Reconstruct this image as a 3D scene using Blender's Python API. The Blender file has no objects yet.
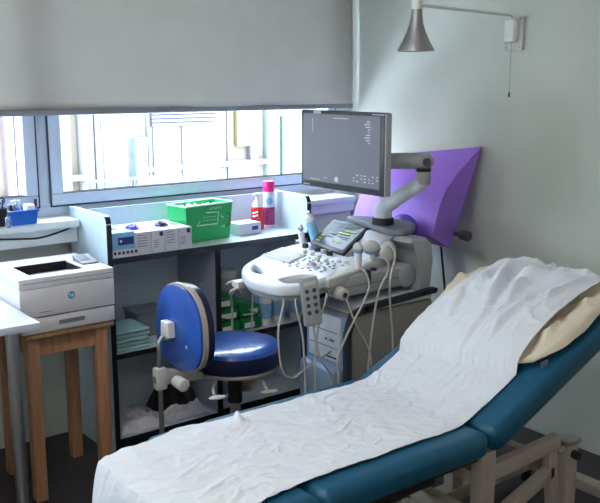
import bpy, bmesh, math, random
from mathutils import Vector, Matrix, noise
random.seed(7)
C = bpy.context.scene.collection
PI = math.pi
ORG = {}

# ------------------------------------------------------------------ materials
def lin(c):
    return tuple(((v/255)/12.92 if v/255 <= .04045 else ((v/255+.055)/1.055)**2.4) for v in c)
def mat(name, rgb, rough=.5, metal=0, noise_amt=.06, nscale=30, bump=0, bscale=80, trans=0, alpha=1, coat=0, spec=.5, sheen=0, emit=None, estr=0, transl=0):
    m = bpy.data.materials.new(name); m.use_nodes = True
    nt = m.node_tree; b = nt.nodes['Principled BSDF']
    c = lin(rgb)
    b.inputs['Roughness'].default_value = rough
    b.inputs['Metallic'].default_value = metal
    b.inputs['Specular IOR Level'].default_value = spec
    b.inputs['Transmission Weight'].default_value = trans
    b.inputs['Alpha'].default_value = alpha
    b.inputs['Coat Weight'].default_value = coat
    b.inputs['Sheen Weight'].default_value = sheen
    tc = nt.nodes.new('ShaderNodeTexCoord')
    if noise_amt > 0:
        n = nt.nodes.new('ShaderNodeTexNoise'); n.inputs['Scale'].default_value = nscale; n.inputs['Detail'].default_value = 4
        nt.links.new(tc.outputs['Object'], n.inputs['Vector'])
        r = nt.nodes.new('ShaderNodeValToRGB')
        r.color_ramp.elements[0].position = .3; r.color_ramp.elements[1].position = .7
        r.color_ramp.elements[0].color = (*[v*(1-noise_amt) for v in c], 1)
        r.color_ramp.elements[1].color = (*[min(1, v*(1+noise_amt)) for v in c], 1)
        nt.links.new(n.outputs['Fac'], r.inputs['Fac']); nt.links.new(r.outputs['Color'], b.inputs['Base Color'])
    else:
        b.inputs['Base Color'].default_value = (*c, 1)
    if bump > 0:
        n2 = nt.nodes.new('ShaderNodeTexNoise'); n2.inputs['Scale'].default_value = bscale; n2.inputs['Detail'].default_value = 5
        nt.links.new(tc.outputs['Object'], n2.inputs['Vector'])
        bp = nt.nodes.new('ShaderNodeBump'); bp.inputs['Strength'].default_value = bump; bp.inputs['Distance'].default_value = .01
        nt.links.new(n2.outputs['Fac'], bp.inputs['Height']); nt.links.new(bp.outputs['Normal'], b.inputs['Normal'])
    if emit:
        b.inputs['Emission Color'].default_value = (*lin(emit), 1); b.inputs['Emission Strength'].default_value = estr
    if transl:
        t = nt.nodes.new('ShaderNodeBsdfTranslucent'); t.inputs['Color'].default_value = (*c, 1)
        mx = nt.nodes.new('ShaderNodeMixShader'); mx.inputs[0].default_value = transl
        out = nt.nodes['Material Output']
        nt.links.new(b.outputs[0], mx.inputs[1]); nt.links.new(t.outputs[0], mx.inputs[2]); nt.links.new(mx.outputs[0], out.inputs['Surface'])
    return m

def wood_mat(name, c1, c2):
    m = mat(name, c1, .45, noise_amt=0); nt = m.node_tree; b = nt.nodes['Principled BSDF']
    tc = nt.nodes.new('ShaderNodeTexCoord'); mp = nt.nodes.new('ShaderNodeMapping'); mp.inputs['Scale'].default_value = (30, 30, 3)
    n = nt.nodes.new('ShaderNodeTexNoise'); n.inputs['Scale'].default_value = 2; n.inputs['Detail'].default_value = 8
    r = nt.nodes.new('ShaderNodeValToRGB'); r.color_ramp.elements[0].color = (*lin(c1), 1); r.color_ramp.elements[1].color = (*lin(c2), 1)
    r.color_ramp.elements[0].position = .35; r.color_ramp.elements[1].position = .65
    nt.links.new(tc.outputs['Object'], mp.inputs[0]); nt.links.new(mp.outputs[0], n.inputs['Vector']); nt.links.new(n.outputs['Fac'], r.inputs['Fac']); nt.links.new(r.outputs[0], b.inputs['Base Color'])
    return m

M = dict(
 wall=mat('painted_wall', (208,211,203), .75, noise_amt=.03, nscale=4, bump=.05, bscale=200),
 ceil=mat('ceiling_paint', (225,226,224), .8),
 floor=mat('dark_linoleum', (50,46,50), .42, noise_amt=.25, nscale=60),
 blind=mat('blind_fabric', (208,205,200), .9, noise_amt=.03, nscale=8, bump=.04, bscale=900, transl=.16),
 bar=mat('blind_bar', (135,138,146), .5),
 frame=mat('window_frame_plastic', (198,210,228), .35, noise_amt=.02),
 gasket=mat('rubber_gasket', (52,58,78), .6),
 sill=mat('white_sill', (228,236,242), .3, noise_amt=.02),
 lam=mat('pale_laminate', (196,212,222), .4, noise_amt=.03),
 edge=mat('black_edge_band', (28,30,38), .35),
 inner=mat('grey_laminate', (196,208,220), .5, noise_amt=.04),
 divider=mat('slate_laminate', (150,152,172), .5, noise_amt=.04),
 desk=mat('white_desk_laminate', (206,212,230), .3, noise_amt=.02),
 chrome=mat('chrome', (225,225,230), .28, metal=1, noise_amt=.02),
 steel=mat('brushed_steel', (170,168,166), .45, metal=1, noise_amt=.1, nscale=90),
 woodl=wood_mat('beech_wood', (186,140,106), (164,116,84)),
 woodt=wood_mat('beech_top', (190,148,110), (172,126,90)),
 pshell=mat('printer_plastic', (214,212,216), .45, noise_amt=.02),
 pdark=mat('printer_dark', (34,32,40), .5),
 pgrey=mat('printer_grey', (120,124,136), .5),
 pline=mat('seam_line', (96,94,100), .6),
 logob=mat('logo_blue', (40,150,190), .4),
 white=mat('white_plastic', (232,232,230), .35, noise_amt=.02),
 offw=mat('off_white_plastic', (204,202,198), .4, noise_amt=.03),
 mgrey=mat('machine_grey', (168,168,174), .45, noise_amt=.03),
 mtaupe=mat('machine_taupe_panel', (138,134,134), .55, noise_amt=.04),
 mblue=mat('machine_blue_grey', (140,160,190), .4, noise_amt=.03),
 mdark=mat('machine_dark_blue', (40,46,60), .65),
 mlight=mat('machine_white', (226,230,238), .3, noise_amt=.02),
 black=mat('black_plastic', (20,20,24), .4),
 bezel=mat('monitor_bezel', (72,72,76), .35),
 screen=mat('monitor_screen', (124,124,138), .5, noise_amt=.04, nscale=3, coat=.1, emit=(84,86,102), estr=.06),
 smark=mat('screen_text', (170,175,185), .5, emit=(190,195,205), estr=.3),
 tscreen=mat('touch_screen', (46,58,66), .35, noise_amt=.03, spec=.18, emit=(70,90,100), estr=.16),
 tyel=mat('touch_yellow', (96,110,40), .5, emit=(150,170,60), estr=.18),
 tdim=mat('touch_pale', (70,84,92), .5, emit=(140,160,170), estr=.1),
 cable=mat('cable_grey', (186,182,178), .45),
 blackcable=mat('cable_black', (26,28,36), .5),
 lilac=mat('trackball_lilac', (196,182,208), .2),
 blue=mat('blue_vinyl', (40,88,176), .28, noise_amt=.08, nscale=40, bump=.08, bscale=160, coat=.6),
 navy=mat('navy_vinyl', (16,26,66), .3, bump=.1, bscale=160),
 beige=mat('beige_trim', (182,170,158), .5),
 teal=mat('teal_vinyl', (16,84,116), .42, noise_amt=.08, nscale=30, bump=.12, bscale=260),
 tealback=mat('pale_blue_edge', (110,180,220), .35),
 bedframe=mat('taupe_powder_coat', (172,160,150), .5, noise_amt=.05),
 paper=mat('crepe_paper', (224,227,235), .8, noise_amt=.02, nscale=14, bump=.6, bscale=30),
 pillow=mat('cream_cotton', (228,216,196), .85, noise_amt=.03, nscale=15, bump=.3, bscale=22),
 purple=mat('purple_vinyl', (165,115,232), .5, noise_amt=.05, nscale=12, bump=.05, bscale=200),
 dpurple=mat('deep_purple_vinyl', (100,56,180), .5, noise_amt=.05),
 green=mat('green_carton', (22,168,88), .4, noise_amt=.06, nscale=12),
 greenw=mat('pale_green_lining', (180,225,200), .5),
 gpack=mat('green_foil', (10,120,62), .3, noise_amt=.3, nscale=22, bump=.5, bscale=30),
 carton=mat('pale_carton', (205,205,218), .6, noise_amt=.03),
 cartonb=mat('blue_carton', (120,180,222), .5, noise_amt=.04),
 navyink=mat('navy_ink', (34,52,130), .5),
 greyink=mat('grey_ink', (120,122,140), .6),
 darkink=mat('dark_ink', (50,50,64), .6),
 violet=mat('violet_nitrile', (96,84,190), .5, noise_amt=.15, nscale=60),
 darkglove=mat('navy_nitrile', (44,38,90), .5),
 red=mat('red_soap', (212,30,44), .2, noise_amt=.06, coat=.4),
 pink=mat('hot_pink_plastic', (232,20,120), .3),
 spraybody=mat('spray_can_white', (214,208,226), .3),
 mauve=mat('spray_print_mauve', (150,50,110), .4, noise_amt=.4, nscale=90),
 babyblue=mat('blue_bottle_label', (140,190,226), .35, noise_amt=.15, nscale=40),
 basket=mat('blue_basket_plastic', (20,96,200), .35),
 pads=mat('pale_green_paper', (150,190,192), .85, noise_amt=.05, bump=.3, bscale=60),
 bagw=mat('white_film', (206,204,212), .4, noise_amt=.05, bump=.6, bscale=18),
 clear=mat('clear_plastic', (215,225,232), .1, noise_amt=0, trans=.85),
 glass=mat('window_glass', (250,252,255), 0, noise_amt=0, trans=1, spec=.5),
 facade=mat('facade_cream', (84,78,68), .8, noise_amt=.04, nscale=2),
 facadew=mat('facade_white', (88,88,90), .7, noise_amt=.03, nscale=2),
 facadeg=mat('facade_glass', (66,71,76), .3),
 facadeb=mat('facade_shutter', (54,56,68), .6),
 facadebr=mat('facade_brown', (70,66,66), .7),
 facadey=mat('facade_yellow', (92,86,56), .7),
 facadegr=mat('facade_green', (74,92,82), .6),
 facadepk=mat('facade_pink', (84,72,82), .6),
 signb=mat('sign_blue', (66,74,102), .5),
 diffuser=mat('added_lamp_diffuser', (255,255,255), .5, noise_amt=0, emit=(255,250,243), estr=10.0),
 bulb=mat('bulb_glass', (240,240,235), .3),
)

# exposure is put into the facade colours: darkened so they do not burn out
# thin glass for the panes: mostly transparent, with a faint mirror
def pane_mat():
    m = bpy.data.materials.new('window_pane'); m.use_nodes = True; nt = m.node_tree
    for n in list(nt.nodes): nt.nodes.remove(n)
    out = nt.nodes.new('ShaderNodeOutputMaterial'); t = nt.nodes.new('ShaderNodeBsdfTransparent'); t.inputs[0].default_value = (.96, .98, 1, 1)
    g = nt.nodes.new('ShaderNodeBsdfGlossy'); g.inputs['Roughness'].default_value = .02
    mx = nt.nodes.new('ShaderNodeMixShader'); mx.inputs[0].default_value = .04
    nt.links.new(t.outputs[0], mx.inputs[1]); nt.links.new(g.outputs[0], mx.inputs[2]); nt.links.new(mx.outputs[0], out.inputs[0])
    return m
M['pane'] = pane_mat()

# ------------------------------------------------------------------ mesh builder
def smooth_path(pts, sub=6):
    pts = [Vector(p) for p in pts]
    if len(pts) < 3 or sub < 2: return pts
    out = []
    for i in range(len(pts)-1):
        p0 = pts[max(i-1, 0)]; p1 = pts[i]; p2 = pts[i+1]; p3 = pts[min(i+2, len(pts)-1)]
        for k in range(sub):
            t = k/sub
            out.append(.5*((2*p1)+(-p0+p2)*t+(2*p0-5*p1+4*p2-p3)*t*t+(-p0+3*p1-3*p2+p3)*t**3))
    out.append(pts[-1]); return out

def axis_m(p0, p1):
    p0 = Vector(p0); d = Vector(p1)-p0
    return Matrix.Translation(p0) @ d.to_track_quat('Z', 'Y').to_matrix().to_4x4(), d.length

class MB:
    def __init__(s): s.bm = bmesh.new()
    def merge(s, t, mt=None):
        if mt is not None: bmesh.ops.transform(t, matrix=mt, verts=t.verts[:])
        me = bpy.data.meshes.new('tmp'); t.to_mesh(me); t.free(); s.bm.from_mesh(me); bpy.data.meshes.remove(me); return s
    def box(s, x0, x1, y0, y1, z0, z1, bev=0, seg=2, mt=None):
        t = bmesh.new(); bmesh.ops.create_cube(t, size=1)
        for v in t.verts:
            v.co = Vector(((x0+x1)/2+v.co.x*(x1-x0), (y0+y1)/2+v.co.y*(y1-y0), (z0+z1)/2+v.co.z*(z1-z0)))
        if bev: bmesh.ops.bevel(t, geom=t.edges[:], offset=bev, segments=seg, profile=.5, affect='EDGES')
        return s.merge(t, mt)
    def prism(s, poly, z0, z1, bev=0, seg=2, mt=None):
        t = bmesh.new()
        a = [t.verts.new((p[0], p[1], z0)) for p in poly]; b = [t.verts.new((p[0], p[1], z1)) for p in poly]
        t.faces.new(a[::-1]); t.faces.new(b)
        n = len(a)
        for i in range(n): t.faces.new((a[i], a[(i+1) % n], b[(i+1) % n], b[i]))
        if bev:
            es = [e for e in t.edges if abs(e.verts[0].co.z-e.verts[1].co.z) < 1e-6]
            bmesh.ops.bevel(t, geom=es, offset=bev, segments=seg, profile=.5, affect='EDGES')
        return s.merge(t, mt)
    def hull(s, pts, faces, bev=0, seg=2):
        t = bmesh.new(); vs = [t.verts.new(p) for p in pts]
        for f in faces: t.faces.new([vs[i] for i in f])
        bmesh.ops.recalc_face_normals(t, faces=t.faces[:])
        if bev: bmesh.ops.bevel(t, geom=t.edges[:], offset=bev, segments=seg, profile=.5, affect='EDGES')
        return s.merge(t)
    def cyl(s, p0, p1, r, r2=None, n=24, bev=0):
        mt, L = axis_m(p0, p1); t = bmesh.new()
        bmesh.ops.create_cone(t, cap_ends=True, segments=n, radius1=r, radius2=r if r2 is None else r2, depth=L)
        if bev:
            es = [e for e in t.edges if len(e.link_faces) == 2 and any(len(f.verts) > 4 for f in e.link_faces)]
            bmesh.ops.bevel(t, geom=es, offset=bev, segments=2, profile=.5, affect='EDGES')
        return s.merge(t, mt @ Matrix.Translation((0, 0, L/2)))
    def lathe(s, prof, mt=None, n=32, sx=1, sy=1):
        t = bmesh.new(); rings = []
        for r, z in prof:
            if r < 1e-5: rings.append([t.verts.new((0, 0, z))])
            else: rings.append([t.verts.new((r*sx*math.cos(2*PI*k/n), r*sy*math.sin(2*PI*k/n), z)) for k in range(n)])
        for a, b in zip(rings, rings[1:]):
            for k in range(n):
                k2 = (k+1) % n
                if len(a) == 1 and len(b) == 1: continue
                if len(a) == 1: t.faces.new((a[0], b[k], b[k2]))
                elif len(b) == 1: t.faces.new((a[k], b[0], a[k2]))
                else: t.faces.new((a[k], b[k], b[k2], a[k2]))
        return s.merge(t, mt)
    def sphere(s, c, r, sc=(1, 1, 1), n=20, rot=None):
        t = bmesh.new(); bmesh.ops.create_uvsphere(t, u_segments=n, v_segments=n//2+2, radius=r)
        mt = Matrix.Translation(c) @ (rot if rot else Matrix.Identity(4)) @ Matrix.Diagonal((*sc, 1))
        return s.merge(t, mt)
    def tube(s, pts, r, n=8, sub=6, r2=None):
        P = smooth_path(pts, sub); t = bmesh.new(); rings = []
        up = Vector((0, 0, 1)); prev = None
        for i, p in enumerate(P):
            d = (P[min(i+1, len(P)-1)]-P[max(i-1, 0)])
            if d.length < 1e-9: d = Vector((0, 0, 1))
            d.normalize()
            if prev is None:
                a = d.cross(up)
                if a.length < .1: a = d.cross(Vector((1, 0, 0)))
            else: a = prev-d*prev.dot(d)
            a.normalize(); prev = a; b = d.cross(a)
            rr = r if r2 is None else r+(r2-r)*i/(len(P)-1)
            rings.append([t.verts.new(p+a*rr*math.cos(2*PI*k/n)+b*rr*math.sin(2*PI*k/n)) for k in range(n)])
        for A, B in zip(rings, rings[1:]):
            for k in range(n): t.faces.new((A[k], A[(k+1) % n], B[(k+1) % n], B[k]))
        t.faces.new(rings[0][::-1]); t.faces.new(rings[-1])
        return s.merge(t)
    def grid(s, fn, nu, nv):
        t = bmesh.new(); V = [[t.verts.new(fn(i/nu, j/nv)) for j in range(nv+1)] for i in range(nu+1)]
        for i in range(nu):
            for j in range(nv): t.faces.new((V[i][j], V[i+1][j], V[i+1][j+1], V[i][j+1]))
        return s.merge(t)
    def build(s, name, m, parent=None, loc=None, angle=35):
        me = bpy.data.meshes.new(name)
        bmesh.ops.remove_doubles(s.bm, verts=s.bm.verts[:], dist=1e-6)
        bmesh.ops.recalc_face_normals(s.bm, faces=s.bm.faces[:])
        if parent is not None: o0 = ORG.get(parent.name, (0, 0, 0))
        else: o0 = loc or (0, 0, 0)
        bmesh.ops.translate(s.bm, vec=-Vector(o0), verts=s.bm.verts[:])
        s.bm.to_mesh(me); s.bm.free()
        for p in me.polygons: p.use_smooth = True
        try: me.set_sharp_from_angle(angle=math.radians(angle))
        except Exception: pass
        me.materials.append(M[m] if isinstance(m, str) else m)
        o = bpy.data.objects.new(name, me); C.objects.link(o)
        if parent is not None: o.parent = parent
        else: o.location = o0
        ORG[o.name] = tuple(o0) 
        return o

def tag(o, label=None, cat=None, group=None, kind=None):
    if label: o['label'] = label
    if cat: o['category'] = cat
    if group: o['group'] = group
    if kind: o['kind'] = kind
    return o
def thing(name, label, cat, loc, group=None):
    o = bpy.data.objects.new(name, None); C.objects.link(o); o.location = loc; ORG[o.name] = tuple(loc); o.empty_display_size = .05
    return tag(o, label, cat, group)
def struct(name, mb, m):
    o = mb.build(name, m); o['kind'] = 'structure'; return o
def text_obj(name, body, size, mt, m, parent, thick=.0004, align='CENTER'):
    cu = bpy.data.curves.new('txt', 'FONT'); cu.body = body; cu.size = size; cu.extrude = thick; cu.align_x = align; cu.align_y = 'CENTER'
    tmp = bpy.data.objects.new('txt', cu); C.objects.link(tmp)
    bpy.context.view_layer.update()
    me = bpy.data.meshes.new_from_object(tmp.evaluated_get(bpy.context.evaluated_depsgraph_get()))
    bpy.data.objects.remove(tmp); 
    me.transform(mt)
    o0 = ORG.get(parent.name, (0, 0, 0)); me.transform(Matrix.Translation(-Vector(o0)))
    me.materials.clear(); me.materials.append(M[m])
    o = bpy.data.objects.new(name, me); C.objects.link(o); o.parent = parent; ORG[o.name] = tuple(o0); return o
# a frame whose text faces -Y (towards the room), or -X
FY = Matrix.Rotation(PI/2, 4, 'X')
FX = Matrix.Rotation(-PI/2, 4, 'Z') @ Matrix.Rotation(PI/2, 4, 'X')
def at(x, y, z, F=FY): return Matrix.Translation((x, y, z)) @ F
def curve_slab(outline, holes, z0, z1, bev):
    cu = bpy.data.curves.new('slab', 'CURVE'); cu.dimensions = '2D'; cu.fill_mode = 'BOTH'
    for poly in [outline]+holes:
        P = []
        n = len(poly)
        for i in range(n):                        # closed Catmull-Rom
            p0, p1, p2, p3 = [Vector(poly[(i+k) % n]).to_2d() for k in (-1, 0, 1, 2)]
            for k in range(6):
                t = k/6; P.append(.5*((2*p1)+(-p0+p2)*t+(2*p0-5*p1+4*p2-p3)*t*t+(-p0+3*p1-3*p2+p3)*t**3))
        sp = cu.splines.new('POLY'); sp.points.add(len(P)-1); sp.use_cyclic_u = True
        for q, p in zip(sp.points, P): q.co = (p.x, p.y, 0, 1)
    cu.extrude = (z1-z0)/2-bev; cu.bevel_depth = bev; cu.bevel_resolution = 3; cu.offset = -bev
    tmp = bpy.data.objects.new('slab', cu); C.objects.link(tmp); bpy.context.view_layer.update()
    me = bpy.data.meshes.new_from_object(tmp.evaluated_get(bpy.context.evaluated_depsgraph_get()))
    bpy.data.objects.remove(tmp); me.transform(Matrix.Translation((0, 0, (z0+z1)/2)))
    mb = MB(); mb.bm.from_mesh(me); return mb
def copy_tree(o, parent=None, loc=None, label=None):
    c = o.copy(); C.objects.link(c)
    if parent: c.parent = parent
    if loc is not None: c.location = loc
    if label: c['label'] = label
    for ch in list(o.children): copy_tree(ch, c)
    return c

# ------------------------------------------------------------------ room
YW, XR, ZC = 3.40, 2.972, 2.72
XL, YB = -1.3, -1.4
WX0, WX1, WZ0, WZ1 = -.10, 2.90, .955, 2.30
struct('floor', MB().box(XL-.1, XR+.1, YB-.1, YW+.25, -.1, 0), 'floor')
struct('ceiling', MB().box(XL-.1, XR+.1, YB-.1, YW+.25, ZC, ZC+.1), 'ceil')
struct('wall_right', MB().box(XR, XR+.1, YB-.1, YW+.25, 0, ZC), 'wall')
struct('wall_left', MB().box(XL-.1, XL, YB-.1, YW+.25, 0, ZC), 'wall')
struct('wall_front', MB().box(XL, XR, YB-.1, YB, 0, ZC), 'wall')
WL0, WL1 = -1.22, -.32  # opening for the added window, left of the view
wb = MB().box(XL, WL0, YW, YW+.22, 0, ZC).box(WL1, WX0, YW, YW+.22, 0, ZC).box(WL0, WL1, YW, YW+.22, 0, WZ0).box(WL0, WL1, YW, YW+.22, WZ1, ZC).box(WX1, XR, YW, YW+.22, 0, ZC).box(WX0, WX1, YW, YW+.22, 0, WZ0).box(WX0, WX1, YW, YW+.22, WZ1, ZC)
struct('wall_back', wb, 'wall')
# window: fixed outer frame, mullion, two sashes and panes
win = struct('window_1', MB().box(WX0, WX1, YW-.004, YW+.07, WZ0, 1.0, .004).box(WX0, WX1, YW, YW+.07, WZ1-.045, WZ1, .004).box(WX0, WX0+.045, YW, YW+.07, 1.0, WZ1-.045, .004)
      .box(WX1-.045, WX1, YW, YW+.07, 1.0, WZ1-.045, .004).box(1.292, 1.335, YW-.002, YW+.07, 1.0, WZ1-.045, .004), 'frame')
def sash(x0, x1):
    s = .052
    f = MB().box(x0, x1, YW-.016, YW+.05, .995, 1.042, .006).box(x0, x1, YW-.016, YW+.05, 2.22, 2.262, .006).box(x0, x0+s, YW-.016, YW+.05, 1.042, 2.22, .006).box(x1-s, x1, YW-.016, YW+.05, 1.042, 2.22, .006)
    o = f.build('sash', 'frame', win)
    g = MB()
    for a, b, c, d in ((x0-.005, x0, .990, 2.266), (x1, x1+.005, .990, 2.266), (x0, x1, .989, .995), (x0+s, x1-s, 1.042, 1.045)):
        g.box(a, b, YW-.012, YW-.006, c, d)
    g.build('gasket', 'gasket', o)
    MB().box(x0+s, x1-s, YW+.02, YW+.026, 1.042, 2.22).build('pane', 'pane', o)
sash(-.055, 1.286); sash(1.341, 2.852)
MB().cyl((1.268, YW-.022, 1.0), (1.268, YW-.022, 1.03), .006, n=12).build('hinge_pin', 'gasket', win)
w2 = struct('added_window_2', MB().box(WL0, WL1, YW, YW+.07, WZ0, 1.0, .004).box(WL0, WL1, YW, YW+.07, WZ1-.045, WZ1, .004).box(WL0, WL0+.045, YW, YW+.07, 1.0, WZ1-.045, .004).box(WL1-.045, WL1, YW, YW+.07, 1.0, WZ1-.045, .004), 'frame')  # unseen second window, added to bring daylight in from the left
MB().box(WL0+.045, WL1-.045, YW+.02, YW+.026, 1.0, WZ1-.045).build('pane', 'pane', w2)
struct('trim_1', MB().box(XL, 1.400, 3.255, YW, .918, .952, .007).box(2.43, 2.84, 3.205, YW, .905, .935, .006).box(1.400, 2.43, 3.372, YW, .918, .952, .003).box(2.84, XR, 3.372, YW, .918, .952, .003), 'sill')
# parapet duct below the sill
struct('trim_2', MB().box(XL, 1.400, 3.285, YW, .855, .917, .003).box(2.43, 2.834, 3.215, YW, .86, .9045, .003), 'sill')
struct('trim_3', MB().box(2.44, 2.834, 3.235, YW, .0, .859, .003), 'wall')

# ------------------------------------------------------------------ blind
b = thing('roller_blind', 'wide grey roller blind pulled down over the upper window', 'blind', (1.6, 3.36, 1.36))
def bl(u, v):
    x = -.20+3.133*u; z = 1.385+(2.6-1.385)*v
    w = .006*math.sin(x*2.2+z*1.5)+.010*noise.noise(Vector((x*1.4+z*1.3, z*.5, 3)))
    w += .012*math.exp(-((x-2.15-.55*(z-1.38))/.12)**2)*math.exp(-((z-1.38)/.5)**2)+.010*math.exp(-((x-2.8-.3*(z-1.38))/.07)**2)*math.exp(-((z-1.38)/.35)**2)
    return Vector((x, 3.352-w, z))
f = MB(); f.grid(bl, 120, 40); o = f.build('fabric', 'blind', b)
sol = o.modifiers.new('thickness', 'SOLIDIFY'); sol.thickness = .0015
MB().box(-.20, 2.936, 3.344, 3.362, 1.362, 1.388, .005).build('bottom_bar', 'bar', b)
MB().cyl((-.21, 3.345, 2.625), (2.96, 3.345, 2.625), .03).build('roller_tube', 'bar', b)

# ------------------------------------------------------------------ outside: facade across the street
fy = 9.0
f0 = thing('apartment_building', 'sunlit pale building across the street seen through the window', 'building', (5, fy, -3))
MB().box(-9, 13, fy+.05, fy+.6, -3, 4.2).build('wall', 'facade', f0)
def fbox(name, m, x0, x1, z0, z1, d=.06, y=fy): return MB().box(x0, x1, y-d+.05, y+.06, z0, z1, .01).build(name, m, f0)
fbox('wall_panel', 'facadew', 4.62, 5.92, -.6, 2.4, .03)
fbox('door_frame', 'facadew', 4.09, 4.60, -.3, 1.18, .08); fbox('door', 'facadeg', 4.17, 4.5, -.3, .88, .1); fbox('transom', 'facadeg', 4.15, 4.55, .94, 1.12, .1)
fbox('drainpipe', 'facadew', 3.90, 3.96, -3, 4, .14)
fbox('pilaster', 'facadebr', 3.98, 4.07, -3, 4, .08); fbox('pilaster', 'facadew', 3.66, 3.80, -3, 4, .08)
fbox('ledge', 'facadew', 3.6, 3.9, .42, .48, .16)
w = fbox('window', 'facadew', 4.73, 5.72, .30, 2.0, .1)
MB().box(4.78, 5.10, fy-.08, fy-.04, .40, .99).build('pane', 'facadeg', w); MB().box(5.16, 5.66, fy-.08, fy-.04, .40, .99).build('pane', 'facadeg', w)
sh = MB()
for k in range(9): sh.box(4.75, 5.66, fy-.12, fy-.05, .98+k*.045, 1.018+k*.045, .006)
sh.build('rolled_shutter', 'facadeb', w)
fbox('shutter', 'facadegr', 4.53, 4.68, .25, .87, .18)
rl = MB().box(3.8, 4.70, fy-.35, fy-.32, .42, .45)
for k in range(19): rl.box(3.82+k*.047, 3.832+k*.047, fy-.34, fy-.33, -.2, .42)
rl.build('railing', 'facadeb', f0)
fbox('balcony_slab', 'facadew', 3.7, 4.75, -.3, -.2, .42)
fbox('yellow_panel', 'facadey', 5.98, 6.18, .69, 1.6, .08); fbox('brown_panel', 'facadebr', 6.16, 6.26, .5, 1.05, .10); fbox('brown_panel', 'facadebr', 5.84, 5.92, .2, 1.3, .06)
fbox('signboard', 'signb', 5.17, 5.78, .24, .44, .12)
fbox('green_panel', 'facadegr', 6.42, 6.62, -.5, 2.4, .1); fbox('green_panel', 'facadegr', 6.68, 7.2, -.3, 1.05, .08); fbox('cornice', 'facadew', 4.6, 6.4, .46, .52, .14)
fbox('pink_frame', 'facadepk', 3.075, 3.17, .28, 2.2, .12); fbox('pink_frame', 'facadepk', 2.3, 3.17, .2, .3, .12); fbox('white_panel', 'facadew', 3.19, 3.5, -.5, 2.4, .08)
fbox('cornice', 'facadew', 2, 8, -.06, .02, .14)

# ------------------------------------------------------------------ shelving unit under the window
sx0, sx1, sy0, sy1 = 1.405, 2.405, 3.022, 3.335
u = thing('shelving_unit', 'pale laminate shelf unit with black edges below the window', 'shelf unit', (1.9, 3.17, 0))
def side_panel(x0, x1):
    # profile in Y-Z with a rounded front top corner
    r = .03; pr = [(sy0, 0)]
    pr += [(sy0+r-r*math.cos(t*PI/16), .99-r+r*math.sin(t*PI/16)) for t in range(9)]
    pr += [(sy1+.030, .99), (sy1+.030, 0)]
    mt = Matrix(((0, 0, 1, 0), (1, 0, 0, 0), (0, 1, 0, 0), (0, 0, 0, 1)))
    o = MB().prism(pr, x0, x1, mt=mt).build('side_panel', 'lam', u)
    e = MB(); e.box(x0-.0005, x1+.0005, sy0-.0025, sy0+.0005, 0, .955)
    P = [(x0+x1)/2]; 
    cp = [(sy0+r-(r+.001)*math.cos(t*PI/16), .99-r+(r+.001)*math.sin(t*PI/16)) for t in range(6)]
    for a, c in zip(cp, cp[1:]):
        e.hull([(x, y+dy, z+dz) for x in (x0-.0005, x1+.0005) for (y, z, dy, dz) in ((a[0], a[1], 0, 0), (c[0], c[1], 0, 0), (c[0], c[1], .002, -.001), (a[0], a[1], .002, -.001))], [(0, 1, 2, 3), (4, 5, 6, 7), (0, 1, 5, 4), (1, 2, 6, 5), (2, 3, 7, 6), (3, 0, 4, 7)])
    e.build('edge_band', 'edge', o)
side_panel(sx0, sx0+.02); side_panel(sx1-.02, sx1)
ix0, ix1 = sx0+.02, sx1-.02
MB().box(ix0, ix1, sy0+.004, sy1+.011, .80, .822).build('top_board', 'lam', u)
MB().box(ix0, ix1, sy0-.002, sy0+.004, .798, .822).build('edge_band', 'edge', u)
MB().box(ix0, ix1, sy1+.012, sy1+.03, .0, .972).build('back_panel', 'inner', u)
MB().box(1.895, 1.915, sy0+.004, sy1+.01, .07, .80).build('divider', 'divider', u)
MB().box(1.893, 1.917, sy0-.002, sy0+.004, .07, .798).build('edge_band', 'edge', u)
for a, c, z in ((ix0, 1.895, .432), (1.915, ix1, .412), (ix0, 1.895, .075), (1.915, ix1, .085)):
    s = MB().box(a, c, sy0+.006, sy1+.01, z-.018, z).build('shelf', 'inner', u)
    MB().box(a, c, sy0, sy0+.006, z-.02, z).build('edge_band', 'edge', s)
MB().box(ix0, ix1, sy0+.02, sy0+.035, 0, .057).build('plinth', 'edge', u)

# ------------------------------------------------------------------ desk corner
d = thing('desk', 'white laminate desk corner on a chrome leg beside the printer', 'desk', (.5, 2.9, 0))
MB().box(-.5, .972, 2.612, 3.19, .715, .74, .003).build('desktop', 'desk', d)
for lx, ly in ((.896, 2.665), (.896, 3.12), (-.42, 2.665), (-.42, 3.12)):
    l = MB().cyl((lx, ly, .012), (lx, ly, .715), .021, n=28).build('leg', 'chrome', d)
    MB().cyl((lx, ly, 0), (lx, ly, .012), .024).build('foot', 'black', l)

# ------------------------------------------------------------------ wooden stand and printer
t = thing('wooden_stand', 'square beech side table carrying the laser printer', 'side table', (1.17, 3.0, 0))
MB().box(1.0, 1.335, 2.835, 3.185, .612, .636, .008, 3).build('tabletop', 'woodt', t)
ap = MB().box(1.05, 1.272, 2.862, 2.880, .545, .612).box(1.05, 1.272, 3.143, 3.161, .545, .612).box(1.022, 1.040, 2.89, 3.13, .545, .612).box(1.284, 1.302, 2.89, 3.13, .545, .612)
ap.build('apron', 'woodl', t)
for lx, ly in ((1.032, 2.872), (1.290, 2.872), (1.032, 3.15), (1.290, 3.15)):
    s = .022
    MB().box(lx-s, lx+s, ly-s, ly+s, 0, .612, .004).build('leg', 'woodl', t)

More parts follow.
